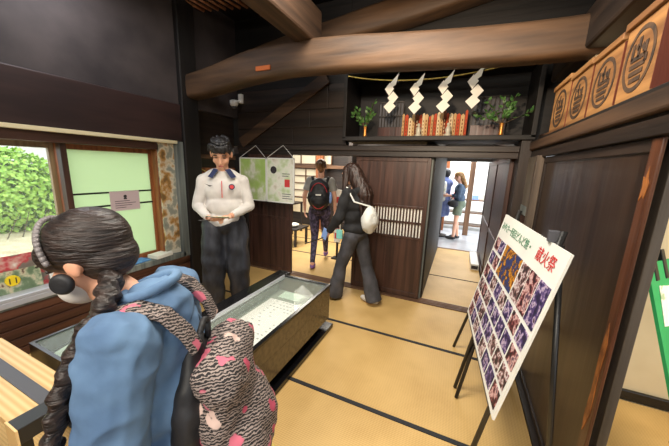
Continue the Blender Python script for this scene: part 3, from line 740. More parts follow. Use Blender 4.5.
# ------------------------------------------------------------------ side room at right
sbox('wall_side_room', M['cream'], .7,3.2,2.48,2.6,-.04,2.6)
sbox('baseboard_side_room', M['lacquer'], .7,3.2,2.455,2.48,-.0,.075)
sbox('floor_side_room', M['blackx'], .7,3.2,-.5,2.48,-.12,-.05)
sbox('wall_side_far', M['cream'], 3.2,3.3,-.5,2.6,-.04,2.6)
sbox('ceiling_side_room', M['darkx'], 1.05,3.3,-.5,2.6,2.6,2.66)
t = thing('wall_poster','red and cream poster on the side room wall at the right edge','poster',(1.35,2.45,1.5))
b = B(); box(b,1.02,1.6,2.47,2.476,1.42,1.85); obj('sheet', b, M['white'], t)
b = B(); prism(b,[(1.05,2.468,1.45),(1.12,2.468,1.45),(1.22,2.468,1.7),(1.2,2.468,1.84),(1.1,2.468,1.84),(1.13,2.468,1.65)],(0,.002,0)); obj('red_swirl', b, M['redink'], t)
gu = V((.682,.731,0)).normalized(); gn = V((-.731,.682,0)); gv = (V((0,0,1))+gn*.325).normalized(); GO = V((.765,1.6,1.21))-gv*.72

t = thing('display_board','bright green board pinned with drawings, on an easel at the right edge','display board',GO+gu*.4)
b = B(); slab(b,GO,gu,gv,.62,.72,.012); obj('board', b, M['green'], t)
gf = gu.cross(gv); sg = 1
for (a,c,w,h,rt) in ((.04,.45,.10,.17,-.12),(.06,.14,.13,.24,-.16),(.22,.42,.14,.22,.05),(.26,.08,.16,.22,.1),(.43,.3,.14,.2,-.05)):
    b = B(); uu = (gu+gv*rt).normalized(); vv = gf.cross(uu); slab(b,GO+gu*a+gv*c+gf*.008*sg,uu,vv,w,h,.002); obj('drawing', b, M['sketch'], t)
t = thing('easel','black easel carrying the green board in the side room','easel',(.98,1.5,0))
for (p0,p1) in ((GO+gu*.12+gv*.74-gf*.025,GO*1-V((0,0,GO.z-.005))+gu*.10-gn*.14-gf*0),(GO+gu*.5+gv*.74-gf*.025,GO-V((0,0,GO.z-.005))+gu*.52-gn*.14),(GO+gu*.31+gv*.7-gf*.04,GO-V((0,0,GO.z-.005))+gu*.31+gn*.55)):
    b = B(); tube(b,p0,p1,.013); obj('leg', b, M['blackm'], t, smooth=True)
b = B(); tube(b,GO-gv*.02-gf*.02,GO+gu*.62-gv*.02-gf*.02,.011); obj('crossbar', b, M['blackm'], t)
for yy in (0,):
    for k in (0,1):
        b = B(); q = GO+gu*(.06+.09*k)+gv*.7; obox(b,q-gv*.06,q+gv*.07,.03,.02); obj('clip', b, M['blackm'], t, .003)

# ------------------------------------------------------------------ back room beyond the left opening
sbox('wall_back_room', M['darkx'], -6.0,-.4,6.55,6.65,-.04,2.6)
sbox('wall_back_room_left', M['darky'], -6.05,-5.95,3.3,6.6,-.04,2.6)
sbox('ceiling_back_room', M['darkx'], -6,.6,3.72,6.1,2.35,2.4)
sbox('floor_back_room', M['tatami'], -6,-.4,6.02,6.55,-.1,0)
sbox('floor_back_left', M['tatami'], -6,-4.4,3.42,6.02,-.1,0)
sbox('floor_back_near', M['tatami'], -4.4,-2.9,3.42,4.33,-.1,0)
shoji, nt, p = nodes('shoji paper')
p.inputs['Base Color'].default_value = lin((236,226,200)); p.inputs['Roughness'].default_value = .9
def shoji_win(n,x0,x1,z0,z1,y=6.5,nx=4,nz=2):
    t = thing('window_%d'%n,'','w',((x0+x1)/2,y,z0)); del t['label']; del t['category']; t['kind']='structure'
    b = B(); box(b,x0,x1,y+.02,y+.03,z0,z1); obj('shoji_paper', b, shoji, t)
    b = B()
    for i in range(nx+1): xx = x0+(x1-x0)*i/nx; box(b,xx-.012,xx+.012,y-.01,y+.02,z0,z1)
    for k in range(nz+1): zz = z0+(z1-z0)*k/nz; box(b,x0,x1,y-.01,y+.02,zz-.012,zz+.012)
    obj('muntins', b, M['midz'], t)
shoji_win(3,-5.2,-3.0,1.62,2.0,nx=5,nz=1); shoji_win(4,-4.6,-3.3,.75,1.5,nx=3,nz=4)
sbox('trim_33', M['midx'], -5.9,-2.6,6.42,6.5,1.52,1.6)
sbox('trim_34', M['orangewood'], -3.28,-3.1,6.2,6.32,0,2.35)
sbox('trim_35', M['darkz'], -2.5,-.45,6.4,6.5,0,2.35)
sbox('trim_36', M['cream'], -4.3,-3.3,6.44,6.5,.35,.72)
def low_table(x,y,w,d,h,label):
    t = thing('low_table',label,'table',(x,y,0))
    b = B(); box(b,x-w/2,x+w/2,y-d/2,y+d/2,h-.03,h); obj('tabletop', b, M['darkx'], t, .004)
    for sx in (-1,1):
        for sy in (-1,1):
            b = B(); box(b,x+sx*(w/2-.04)-.02,x+sx*(w/2-.04)+.02,y+sy*(d/2-.04)-.02,y+sy*(d/2-.04)+.02,.002,h-.03); obj('leg', b, M['darkz'], t)
low_table(-3.15,4.75,.75,.5,.36,'low dark table with pale bundles beside the woman with the backpack')
low_table(-3.9,5.6,1.0,.5,.72,'taller dark table against the back room wall, left of the backpack woman')
low_table(-2.1,5.7,.7,.4,.40,'dark bench far behind the woman with the backpack')
random.seed(2)
for i in range(3):
    b = B(); ell(b,(-3.36+i*.2,4.72,.40),(.09,.11,.04)); tag(obj('cloth_bundle', b, M['sketch'], smooth=True),'grey and white cloth bundle on the low table in the back room','bundle','cloth bundles on the low table')
t = thing('notice_stand','tall narrow white notice stand with coloured pictures, between the two walking women','stand',(-1.83,4.3,0))
b = B(); box(b,-1.89,-1.78,4.30,4.32,.30,1.20); obj('panel', b, M['white'], t)
for k,mm in enumerate((M['redink'],PH[0],M['greenink'],PH[2],M['redink'])):
    b = B(); box(b,-1.875,-1.795,4.296,4.30,.36+k*.155,.46+k*.155); obj('picture', b, mm, t)
b = B(); box(b,-1.85,-1.81,4.305,4.32,.01,.3); box(b,-1.91,-1.75,4.24,4.38,.002,.02); obj('foot', b, M['blackm'], t)

# ------------------------------------------------------------------ passage and shop beyond the right opening
sbox('wall_shop_back', M['white'], -2.4,1.6,9.5,9.6,-.02,2.6)
sbox('wall_shop_left', M['darkz'], -2.4,-2.3,6.1,9.6,-.02,2.6)
sbox('ceiling_shop', M['white'], -2.4,1.6,6.1,9.6,2.6,2.66)
b = B(); box(b,-.45,.6,6.02,6.12,1.76,2.4); struct('trim_37', b, M['darkx'])
sbox('trim_38', M['midz'], .18,.30,7.7,7.82,-.02,2.6)
sbox('trim_39', M['orangewood'], -.42,-.30,8.0,8.12,-.02,2.6)
t = thing('shop_shelf','low wooden shop shelf of goods beyond the far woman','shelf',(-.5,8.6,0))
for z in (.1,.45,.8):
    b = B(); box(b,-1.2,.9,8.4,8.8,z,z+.03); obj('shelf_board', b, M['midx'], t)
b = B(); box(b,-1.2,-1.17,8.4,8.8,-.02,1.0); box(b,.87,.9,8.4,8.8,-.02,1.0); obj('side_panel', b, M['midx'], t)
for i in range(8):
    b = B(); x = -1.1+i*.24; box(b,x,x+.15,8.45,8.65,.832,.95+.03*(i%3)); tag(obj('souvenir_box', b, (M['redink'],M['white'],M['bluecase'],M['porcelain'])[i%4], None,.004),'small coloured souvenir box in the row on the shop shelf','box','souvenir boxes on the shop shelf')
t = thing('floor_box','long white box with a dark label lying at the foot of the passage door','box',(.36,5.2,0))
b = B(); box(b,.30,.42,4.9,5.7,.002,.10); obj('carton', b, M['whiteframe'], t, .004)
b = B(); box(b,.31,.41,4.894,4.9,.02,.075); obj('label_patch', b, M['ink'], t)

# ------------------------------------------------------------------ outside
sbox('ground_outside', M['soil'], -30,-3.3,-20,25,-.4,-.3)
def leafball(b, c, r, n, s=.1):
    for i in range(n):
        d = V((random.gauss(0,1),random.gauss(0,1),random.gauss(0,1))).normalized(); p = V(c)+V((d.x*r[0],d.y*r[1],d.z*r[2]))*random.uniform(.88,1.05)
        a = V((random.uniform(-1,1),random.uniform(-1,1),random.uniform(-1,1))).normalized(); e = a.cross(d+V((.01,.02,.3))).normalized()
        q = [p+a*s*.5, p+e*s*.3, p-a*s*.5, p-e*s*.3]
        b.faces.new([b.verts.new(k) for k in q])
random.seed(8)
for i,(x,y,r) in enumerate([(-10.8,.9,(1.15,1.2,1.1)),(-10.7,3.2,(1.15,1.15,1.18)),(-10.6,5.5,(1.15,1.15,1.1)),(-10.8,7.8,(1.15,1.15,1.1)),(-10.8,-1.4,(1.15,1.15,1.1))]):
    pl = ('nearest the left edge','in the middle of the pane','behind the window mullion','farthest along the garden','outermost to the left')[i]
    t = thing('garden_shrub','rounded bright green garden shrub outside the window, '+pl,'shrub',(x,y,-.3),'clipped shrubs outside the window')
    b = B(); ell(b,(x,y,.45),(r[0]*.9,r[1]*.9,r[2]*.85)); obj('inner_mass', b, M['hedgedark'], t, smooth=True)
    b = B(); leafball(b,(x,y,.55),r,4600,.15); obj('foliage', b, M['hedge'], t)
t = thing('garden_tree','airy light green tree beyond the shrubs outside the window','tree',(-14,3.0,-.3))
b = B(); tube(b,(-14,3,-.3),(-14,3,2.6),.12,.08); obj('trunk', b, M['bark'], t)
b = B()
for c,r in (((-14,2.6,3.0),(1.6,1.8,1.1)),((-13.6,.8,3.0),(1.4,1.6,1.2)),((-14.4,4.2,4.0),(1.4,1.2,.8))): leafball(b,c,r,900,.16)
obj('foliage', b, M['hedge'], t)
t = thing('garden_twigs','dark low branches and twigs at the foot of the shrubs','twigs',(-9.2,2.4,-.3))  # dark twigs by the shrubs, no fence
b = B()
for i in range(14): tube(b,(-9.2,.6+i*.25,-.3),(-9.3+random.uniform(-.2,.2),.6+i*.25+random.uniform(-.4,.4),.25),.012,.006,6)
obj('twigs', b, M['bark'], t)
t = thing('house','pale grey neighbouring house with dark windows beyond the garden','house',(-21.5,10,-.3))
b = B(); box(b,-24,-19,6.2,14,-.3,4.1); obj('wall', b, M['housewall'], t)
b = B(); prism(b,[(-24.3,5.9,4.1),(-18.7,5.9,4.1),(-21.5,5.9,5.4)],(0,8.4,0)); obj('roof', b, M['grey'], t)
for y in (6.7,7.7,9.4,11.0): 
    b = B(); box(b,-19.02,-18.97,y,y+.7,2.0,3.2); obj('window', b, M['houseglass'], t)

# ------------------------------------------------------------------ people
def hand(bm, w, d, n, side, curl=.4, s=1.0):
    """w wrist, d finger direction, n palm normal (out of the palm), side +1/-1 for thumb along d x n"""
    w, d, n = V(w), V(d).normalized(), V(n); n = (n-d*n.dot(d)).normalized(); t = d.cross(n)*side
    rot = Matrix((d, t, n)).transposed()
    ell(bm, w+d*.045*s, (.052*s,.040*s,.017*s), rot)
    for k,(off,ln) in enumerate(((.030,.070),(.010,.080),(-.011,.074),(-.030,.058))):
        p = w+d*.075*s+t*off*s; a = 0; L = ln*s
        for f,seg in ((.42,.42),(.33,.33),(.25,.25)):
            a += curl; q = p+(d*math.cos(a)+n*math.sin(a))*L*seg; cap(bm,p,q,.0088*s,.0078*s); p = q
    p = w+d*.02*s+t*.028*s; q = p+(d*.65+t*.75+n*.25).normalized()*.038*s; cap(bm,p,q,.0115*s,.010*s); r = q+(d*.9+t*.25+n*.35).normalized()*.034*s; cap(bm,q,r,.0098*s,.008*s)

def head(bm, c, f, up, s=1.0):
    """adds a head with nose, brow, chin and ears; returns frame (r,f,u)"""
    f = V(f).normalized(); u_ = V(up); u_ = (u_-f*u_.dot(f)).normalized(); r = f.cross(u_)
    rot = Matrix((r,f,u_)).transposed(); P = lambda a,b_,c_: V(c)+r*a*s+f*b_*s+u_*c_*s
    ell(bm,P(0,-.012,.025),(.075*s,.092*s,.090*s),rot); ell(bm,P(0,.022,-.035),(.058*s,.062*s,.078*s),rot)
    ell(bm,P(0,.052,-.092),(.026*s,.024*s,.022*s),rot)
    cap(bm,P(0,.084,.012),P(0,.100,-.028),.009*s,.014*s); ell(bm,P(0,.076,.030),(.048*s,.014*s,.012*s),rot)
    ell(bm,P(0,.080,-.062),(.022*s,.008*s,.009*s),rot)
    for q in (-1,1):
        ell(bm,P(q*.035,.064,-.025),(.024*s,.02*s,.026*s),rot)
        ell(bm,P(q*.077,-.008,-.008),(.010*s,.020*s,.032*s),rot)
    return P, rot
def face_bits(root, P, rot, s, brow, closed=False):
    for q in (-1,1):
        b = B(); ell(b,P(q*.031,.0795,.008),(.013*s,.006*s,(.003 if closed else .006)*s),rot,2); obj('eye', b, M['eye'], root, smooth=True)
        b = B(); ell(b,P(q*.033,.085,.032),(.019*s,.007*s,.004*s),rot,2); obj('eyebrow', b, brow, root, smooth=True)
    b = B(); ell(b,P(0,.0885,-.063),(.020*s,.005*s,.006*s),rot,2); obj('lips', b, M['lip'], root, smooth=True)
def frame(h):  # heading angle -> forward, right
    f = V((math.cos(h),math.sin(h),0)); return f, V((f.y,-f.x,0))
def wob(a, s):
    return lambda c: a*noise.noise(c*s)

# --- man in white sweater ------------------------------------------------
bx, by, hd = -2.18, 2.14, R(-50)
f, r = frame(hd); up = V((0,0,1)); base = V((bx,by,0)); S = 1.02
def L(a,b_,c): return base+r*a+f*b_+up*c
b = B()
sh = {1:L(.18,0,1.40), -1:L(-.18,0,1.40)}; el = {1:L(.245,.02,1.14), -1:L(-.245,.02,1.14)}; wr = {1:L(.11,.27,1.06), -1:L(-.08,.27,1.08)}
hip = {1:L(.10,0,.92), -1:L(-.10,0,.92)}; kn = {1:L(.12,.03,.50), -1:L(-.12,.03,.50)}; an = {1:L(.13,-.02,.09), -1:L(-.13,-.02,.09)}
rotT = Matrix((r,f,up)).transposed()
ell(b,L(0,0,.97),(.16,.11,.13),rotT); ell(b,L(0,0,1.12),(.14,.10,.15),rotT); ell(b,L(0,0,1.30),(.17,.115,.17),rotT)
cap(b,L(-.13,0,1.385),L(.13,0,1.385),.045); cap(b,L(0,0,1.38),L(0,.02,1.58),.060,.055)
for k in (1,-1):
    cap(b,sh[k],el[k],.048,.038); cap(b,el[k],wr[k],.036,.026); cap(b,hip[k],kn[k],.085,.055); cap(b,kn[k],an[k],.052,.035)
    ell(b,an[k]+f*.07-up*.045,(.045,.13,.042),rotT)
hand(b,wr[1],(-r*.55+f*.8+up*-.05),(-r*.3+up*.8),1,.35,1.0); hand(b,wr[-1],(r*.7+f*.6),(-up+f*.2),1,.5,1.0)
hc = L(0,.07,1.655); hf = (f-r*-.05+up*-.60).normalized(); P,rt = head(b,hc,hf,up+f*.3,1.20)
man = remesh('person', b, .0065, M['skin']); tag(man,'person with short black hair in a white sweater and black trousers, reading a leaflet','person')
face_bits(man,P,rt,1.20,M['hairblack'],True)
b = B(); s=1.20
ell(b,P(0,-.022,.036),(.084*s,.098*s,.090*s),rt)
bmesh.ops.bisect_plane(b,geom=b.verts[:]+b.edges[:]+b.faces[:],plane_co=P(0,.04,.024),plane_no=(rt.col[1]*.85-rt.col[2]*.62),clear_outer=True)
bmesh.ops.holes_fill(b,edges=b.edges[:])
for k in range(60):
    a = random.uniform(-1.2,1.2); rr_ = random.uniform(.0,1)
    p0 = P(.075*math.sin(a),.03+.05*math.cos(a)*1.0,.075+.03*random.random()); p1 = p0+(rt.col[1]*.02+rt.col[0]*random.uniform(-.02,.02)-rt.col[2]*.028)
    cap(b,p0,p1,.015,.006)
for k in range(40):
    a = random.uniform(0,6.28); p0 = P(.06*math.cos(a),-.02+.07*math.sin(a),.105); cap(b,p0,p0+rt.col[2]*.010+rt.col[0]*random.uniform(-.02,.02),.016,.006)
remesh('hair', b, .005, M['hairblack'], man, 5, wob(.003,60))
b = B()
cap(b,L(-.065,0,1.0),L(.065,0,1.0),.125); ell(b,L(0,.0,.98),(.185,.135,.10),rotT); ell(b,L(0,0,1.14),(.18,.13,.17),rotT); ell(b,L(0,0,1.30),(.19,.13,.17),rotT); cap(b,L(-.15,0,1.39),L(.15,0,1.39),.060); cap(b,L(0,0,1.42),L(0,.01,1.50),.095,.075,(1,0)); cap(b,L(-.06,0,1.47),L(-.17,0,1.41),.05,.05); cap(b,L(.06,0,1.47),L(.17,0,1.41),.05,.05)
for k in (1,-1):
    cap(b,sh[k],el[k],.062,.053); cap(b,el[k],wr[k]-(wr[k]-el[k]).normalized()*.02,.052,.036,(1,0))
remesh('sweater', b, .008, M['whitecloth'], man, 5, wob(.008,11))
b = B()
for k in (1,-1): b = B(); prism(b,[L(k*.028,.088,1.505),L(k*.075,.055,1.515),L(k*.130,.070,1.435),L(k*.085,.112,1.425)],f*.010); obj('collar_flap', b, M['navy'], man)
b = B(); tube(b,L(0,.142,1.40),L(0,.165,1.24),.004); obj('zip', b, M['redink'], man)
b = B(); prism(b,[L(-.13+.0,.150,1.355),L(-.105,.152,1.345),L(-.06,.155,1.372),L(-.108,.152,1.357)],f*.006); 
bmesh.ops.transform(b,matrix=Matrix.Translation(r*.21-r*.0),verts=b.verts); obj('swoosh', b, M['ink'], man)
b = B(); tube(b,L(-.09,.140,1.345),L(-.09,.156,1.345),.028,.028,20); o = obj('crest_badge', b, M['navy'], man)
b = B(); tube(b,L(-.09,.156,1.345),L(-.09,.158,1.345),.019,.019,20); obj('crest_centre', b, M['redink'], o)
b = B()
ell(b,L(0,0,.95),(.185,.135,.12),rotT); cap(b,L(-.08,0,1.0),L(.08,0,1.0),.11)
for k in (1,-1): cap(b,hip[k]+up*.02,kn[k],.125,.115); cap(b,kn[k],an[k]-up*.02,.118,.10,(1,0))
remesh('trousers', b, .009, M['trouser'], man, 4, wob(.018,8))
for k in (1,-1):
    b = B(); ell(b,an[k]+f*.07-up*.035,(.048,.135,.045),rotT); remesh('sock', b, .008, M['whitecloth'], man, 2)
hp = L(.02,.385,1.075)
t = thing('leaflet','pale folded leaflet held open by the man in the white sweater','leaflet',hp)
b = B(); slab(b,hp-r*.10-f*.04,r,(f*.9+up*.25),.10,.14,.003); slab(b,hp-f*.04,(r+up*.12),(f*.9+up*.25),.10,.14,.003); obj('sheet', b, M['mapmono'], t)
t = thing('phone','dark phone held in the man\'s right hand under the leaflet','phone',L(.13,.36,1.04))
b = B(); slab(b,L(.09,.33,1.05),r,(f*.9+up*.2),.075,.15,.009); obj('phone_body', b, M['blackm'], t, .003)

# --- woman in black hoodie, walking left -----------------------------------
bx, by, hd = -1.03, 2.96, R(166)
f, r = frame(hd); base = V((bx,by,0))
rotT = Matrix((r,f,up)).transposed()
b = B()
sh = {1:L(.16,.03,1.29), -1:L(-.16,.03,1.29)}; el = {1:L(.18,.06,1.03), -1:L(-.20,.10,1.03)}; wr = {1:L(.16,.14,.83), -1:L(-.17,.25,.84)}
hip = {1:L(.08,0,.82), -1:L(-.08,0,.82)}; kn = {1:L(.09,-.11,.46), -1:L(-.09,.12,.46)}; an = {1:L(.09,-.24,.09), -1:L(-.08,.21,.09)}
ell(b,L(0,0,.86),(.145,.105,.12),rotT); ell(b,L(0,.01,1.0),(.12,.09,.13),rotT); ell(b,L(0,.02,1.17),(.145,.10,.15),rotT); cap(b,L(-.12,.02,1.28),L(.12,.02,1.28),.05); cap(b,L(0,.03,1.28),L(0,.06,1.43),.045,.043)
for k in (1,-1):
    cap(b,sh[k],el[k],.042,.034); cap(b,el[k],wr[k],.033,.024); cap(b,hip[k],kn[k],.075,.05); cap(b,kn[k],an[k],.048,.032); ell(b,an[k]+f*.06-up*.05,(.04,.115,.038),rotT)
hand(b,wr[-1],(f*.7-up*.6),r,-1,.5,.92); hand(b,wr[1],(f*.3-up*.9),-r,1,.4,.92)
hc = L(0,.12,1.49); P,rt = head(b,hc,(f-up*.25),up,.98)
wm = remesh('person', b, .0065, M['skinlight']); tag(wm,'person with long brown hair in a black hoodie and grey flared trousers walking left','person')
face_bits(wm,P,rt,.98,M['hairbrown'])
b = B(); ell(b,P(0,-.025,.040),(.086,.098,.088),rt); cap(b,P(0,-.06,.03),L(0,-.09,1.28),.088,.10); 
for k in (-1,1): cap(b,P(k*.072,.0,.03),L(k*.11,.10,1.20),.032,.038)
cap(b,L(0,-.09,1.28),L(0,-.12,1.02),.10,.05)
for k in range(10): cap(b,L(-.1+.02*k,-.11,1.2),L(-.1+.02*k+random.uniform(-.02,.02),-.13-random.random()*.03,.93+random.random()*.06),.02,.008)
remesh('hair', b, .006, M['hairbrown'], wm, 5, lambda c: .008*noise.noise(V((c.x*40,c.y*40,c.z*5))))
b = B()
ell(b,L(0,0,.90),(.17,.135,.10),rotT); ell(b,L(0,.01,1.03),(.165,.13,.15),rotT); ell(b,L(0,.02,1.19),(.18,.135,.15),rotT); cap(b,L(-.13,.02,1.275),L(.13,.02,1.275),.065); cap(b,L(-.05,-.05,1.33),L(.05,-.05,1.33),.06)
for k in (1,-1): cap(b,sh[k],el[k],.066,.062); cap(b,el[k],wr[k],.062,.040,(1,0))
remesh('hoodie', b, .008, M['hoodie'], wm, 5, wob(.014,10))
b = B(); ell(b,L(0,0,.84),(.15,.12,.10),rotT)
gt = mat('charcoal trousers',(58,58,62),(78,78,84),.8,(10,10,8),3,.6)
for k in (1,-1): cap(b,hip[k],kn[k],.095,.072); cap(b,kn[k],an[k]-up*.045,.070,.098,(1,0))
remesh('trousers', b, .008, gt, wm, 4, wob(.010,9))
for k in (1,-1):
    b = B(); ell(b,an[k]+f*.06-up*.045,(.044,.125,.042),rotT); remesh('sock', b, .007, M['whitecloth'], wm, 2)
# bag
bc = L(-.13,-.25,1.05)
t = thing('shoulder_bag','white cloth drawstring bag hanging behind the woman in the black hoodie','bag',bc)
b = B(); ell(b,bc,(.08,.10,.13)); ell(b,bc-up*.05,(.085,.11,.10)); remesh('bag_body', b, .008, M['whitebag'], t, 3, wob(.02,12))
b = B(); path(b,[bc+V((0,0,.13)),L(-.2,-.09,1.22),L(-.17,.03,1.36),L(-.19,.10,1.2)],.009); obj('strap', b, M['whitebag'], t)
pc = wr[-1]+f*.07-up*.08-r*.02
t = thing('phone','pale blue phone in the hand of the woman in black','phone',pc)
b = B(); slab(b,pc-f*.03-up*.03,(f*.8+up*.3),(up*.9-f*.3),.075,.13,.01); obj('phone_body', b, M['bluecase'], t, .004)
b = B(); box(b,bx-.15,bx-.08,by-.22,by-.20,.80,.90); o = tag(obj('card_case', b, M['teal'], None, .004),'small teal card case dangling by the sleeve of the woman in black','card case')
b = B(); path(b,[tuple(pc),tuple(pc+V((-.12,.02,-.06))),tuple(pc+V((-.26,.02,-.12)))],.007); tag(obj('selfie_strap', b, M['blackm']),'black cord trailing ahead of the phone of the woman in black','cord')

# --- woman with black backpack ---------------------------------------------
bx, by, hd = -2.0, 3.95, R(112)
f, r = frame(hd); base = V((bx,by,0)); rotT = Matrix((r,f,up)).transposed()
b = B()
sh = {1:L(.17,0,1.35), -1:L(-.17,0,1.35)}; el = {1:L(.23,.0,1.10), -1:L(-.25,.0,1.10)}; wr = {1:L(.24,.06,.88), -1:L(-.25,.06,.88)}
hip = {1:L(.09,0,.86), -1:L(-.09,0,.86)}; kn = {1:L(.09,.12,.50), -1:L(-.07,-.02,.48)}; an = {1:L(.10,.22,.15), -1:L(-.07,-.30,.10)}
ell(b,L(0,0,.92),(.16,.115,.13),rotT); ell(b,L(0,0,1.06),(.125,.09,.13),rotT); ell(b,L(0,0,1.23),(.15,.10,.15),rotT); cap(b,L(-.13,0,1.34),L(.13,0,1.34),.05); cap(b,L(0,0,1.34),L(0,.02,1.48),.047,.045)
for k in (1,-1):
    cap(b,sh[k],el[k],.044,.036); cap(b,el[k],wr[k],.034,.024); cap(b,hip[k],kn[k],.085,.056); cap(b,kn[k],an[k],.054,.034); ell(b,an[k]+f*.06-up*.055,(.042,.115,.038),rotT)
    hand(b,wr[k],(-up+f*.15),-r*k,-k if k==1 else 1,.3,.95)
P,rt = head(b,L(0,.03,1.56),f,up,1.0)
wb = remesh('person', b, .0065, M['skinlight']); tag(wb,'person seen from behind in grey tee and patterned leggings wearing a black backpack','person')
b = B(); ell(b,P(0,-.025,.036),(.084,.096,.090),rt); ball(b,P(0,-.11,.03),.042); cap(b,P(0,-.06,-.03),P(0,-.05,-.06),.05,.035)
hb = mat('light brown tied hair',(96,62,36),(156,112,72),.5,(60,60,20),5,.5)
remesh('hair', b, .006, hb, wb, 3, wob(.006,40))
b = B(); ell(b,L(0,0,1.0),(.165,.12,.10),rotT); ell(b,L(0,0,1.1),(.155,.115,.15),rotT); ell(b,L(0,0,1.25),(.175,.12,.14),rotT); cap(b,L(-.14,0,1.335),L(.14,0,1.335),.06)
for k in (1,-1): cap(b,sh[k],sh[k].lerp(el[k],.62),.06,.06,(1,0))
remesh('shirt', b, .008, M['greycloth'], wb, 4, wob(.008,10))
b = B(); ell(b,L(0,-.01,.91),(.172,.135,.12),rotT)
for k in (1,-1): cap(b,hip[k],kn[k],.096,.062); cap(b,kn[k],an[k],.060,.038,(1,0))
remesh('leggings', b, .007, M['legging'], wb, 4)
for k in (1,-1):
    b = B(); ell(b,an[k]+f*.055-up*.055,(.044,.118,.040),rotT); remesh('sock', b, .007, M['purple'], wb, 2)
bc = L(0,-.20,1.17)
t = thing('backpack','black backpack with red piping on the back of the woman in grey tee','backpack',bc)
b = B(); ell(b,bc-up*.06,(.175,.10,.20),rotT); ell(b,bc+up*.08,(.15,.08,.15),rotT); ell(b,bc-f*.05-up*.10,(.13,.08,.12),rotT); remesh('pack_body', b, .008, M['blackcloth'], t, 3, wob(.006,20))
def loop(c, w, h, dy, rad, m_, nm, n=30):
    b = B(); path(b,[c+r*w*math.cos(2*math.pi*i/n)+up*h*math.sin(2*math.pi*i/n)-f*(dy-.05*(math.cos(2*math.pi*i/n)**2)) for i in range(n+1)],rad,6); return obj(nm, b, m_, t)
loop(bc-up*.03,.125,.19,.098,.006,M['redpipe'],'piping'); 
for k in (1,-1):
    b = B(); path(b,[L(k*.09,-.12,1.28),L(k*.12,-.04,1.405),L(k*.13,.06,1.38),L(k*.12,.13,1.25)],.022,8); obj('strap', b, M['blackcloth'], t)
b = B(); slab(b,bc-r*.04-f*.135-up*.02,r,up,.08,.02,.004); obj('badge', b, M['white'], t)
b = B(); ell(b,bc+r*.17-up*.06,(.03,.035,.09),rotT); obj('bottle_pocket', b, M['bluecase'], t, smooth=True)

# --- far woman ----------------------------------------------------------
bx, by, hd = .02, 7.15, R(178)
f, r = frame(hd); base = V((bx,by,-.02)); rotT = Matrix((r,f,up)).transposed()
b = B()
sh = {1:L(.15,.02,1.27), -1:L(-.15,.02,1.27)}; el = {1:L(.17,.02,1.03), -1:L(-.18,.02,1.03)}; wr = {1:L(.10,.24,1.03), -1:L(-.10,.24,1.03)}
hip = {1:L(.08,0,.82), -1:L(-.08,0,.82)}; kn = {1:L(.08,.02,.45), -1:L(-.09,.02,.45)}; an = {1:L(.08,-.04,.08), -1:L(-.09,.04,.08)}
ell(b,L(0,0,.86),(.15,.11,.12),rotT); ell(b,L(0,0,1.0),(.12,.09,.13),rotT); ell(b,L(0,.01,1.16),(.14,.10,.15),rotT); cap(b,L(-.12,.01,1.26),L(.12,.01,1.26),.05); cap(b,L(0,.01,1.26),L(0,.05,1.40),.045,.043)
for k in (1,-1):
    cap(b,sh[k],el[k],.042,.034); cap(b,el[k],wr[k],.033,.024); cap(b,hip[k],kn[k],.075,.05); cap(b,kn[k],an[k],.05,.034); hand(b,wr[k],f-up*.1,-r*k,k,.4,.9)
    ell(b,an[k]+f*.06-up*.045,(.04,.11,.036),rotT)
P,rt = head(b,L(0,.08,1.47),(f-up*.35),up,.98)
wf = remesh('person', b, .008, M['skinlight']); tag(wf,'person with blonde hair in a denim jacket and green shorts in the far shop','person')
face_bits(wf,P,rt,.98,M['hairblonde'])
b = B(); ell(b,P(0,-.025,.040),(.084,.096,.088),rt); cap(b,P(0,-.08,.02),L(0,-.10,1.25),.06,.05); remesh('hair', b, .008, M['hairblonde'], wf, 3, wob(.008,30))
b = B(); ell(b,L(0,0,.98),(.155,.125,.12),rotT); ell(b,L(0,.01,1.16),(.17,.125,.16),rotT); cap(b,L(-.13,.01,1.25),L(.13,.01,1.25),.062)
for k in (1,-1): cap(b,sh[k],el[k],.06,.055); cap(b,el[k],wr[k]-f*.06,.052,.04,(1,0))
remesh('denim_jacket', b, .009, M['denimdark'], wf, 3)
b = B(); ell(b,L(0,-.01,.84),(.17,.14,.13),rotT)
for k in (1,-1): cap(b,hip[k],kn[k]+up*.14,.10,.10,(1,0))
remesh('shorts', b, .009, M['greencloth'], wf, 3)
for k in (1,-1):
    b = B(); ell(b,an[k]+f*.06-up*.04,(.046,.125,.042),rotT); remesh('shoe', b, .008, M['blackcloth'], wf, 2)
t = thing('shoulder_bag','black shoulder bag at the hip of the blonde woman in the shop','bag',L(-.16,.14,.80))
b = B(); ell(b,L(-.19,.12,.86),(.05,.12,.09),rotT); obj('bag_body', b, M['blackcloth'], t, smooth=True)
b = B(); path(b,[L(-.17,.18,.93),L(-.16,.06,1.2),L(0,-.0,1.34)],.01); obj('strap', b, M['blackcloth'], t)
# clothes on a hanger stand
t = thing('clothes_stand','dark headed stand hung with long blue garments at the left of the shop doorway','clothes stand',(-.34,7.3,0))
b = B(); tube(b,(-.34,7.3,0),(-.34,7.3,1.6),.02); tube(b,(-.34,7.3,-.02),(-.34,7.3,.02),.16); obj('stand', b, M['blackm'], t)
b = B(); ell(b,(-.33,7.3,1.52),(.10,.10,.12)); obj('dark_hat', b, M['blackcloth'], t, smooth=True)
b = B(); cap(b,(-.34,7.3,1.3),(-.34,7.3,.5),.15,.17,(1,0)); cap(b,(-.44,7.3,1.28),(-.24,7.3,1.28),.09); remesh('garment', b, .012, M['jeans'], t, 3, wob(.03,9))
b = B(); cap(b,(-.34,7.18,1.28),(-.34,7.13,.9),.06,.05); remesh('scarf', b, .012, M['sketch'], t, 2)

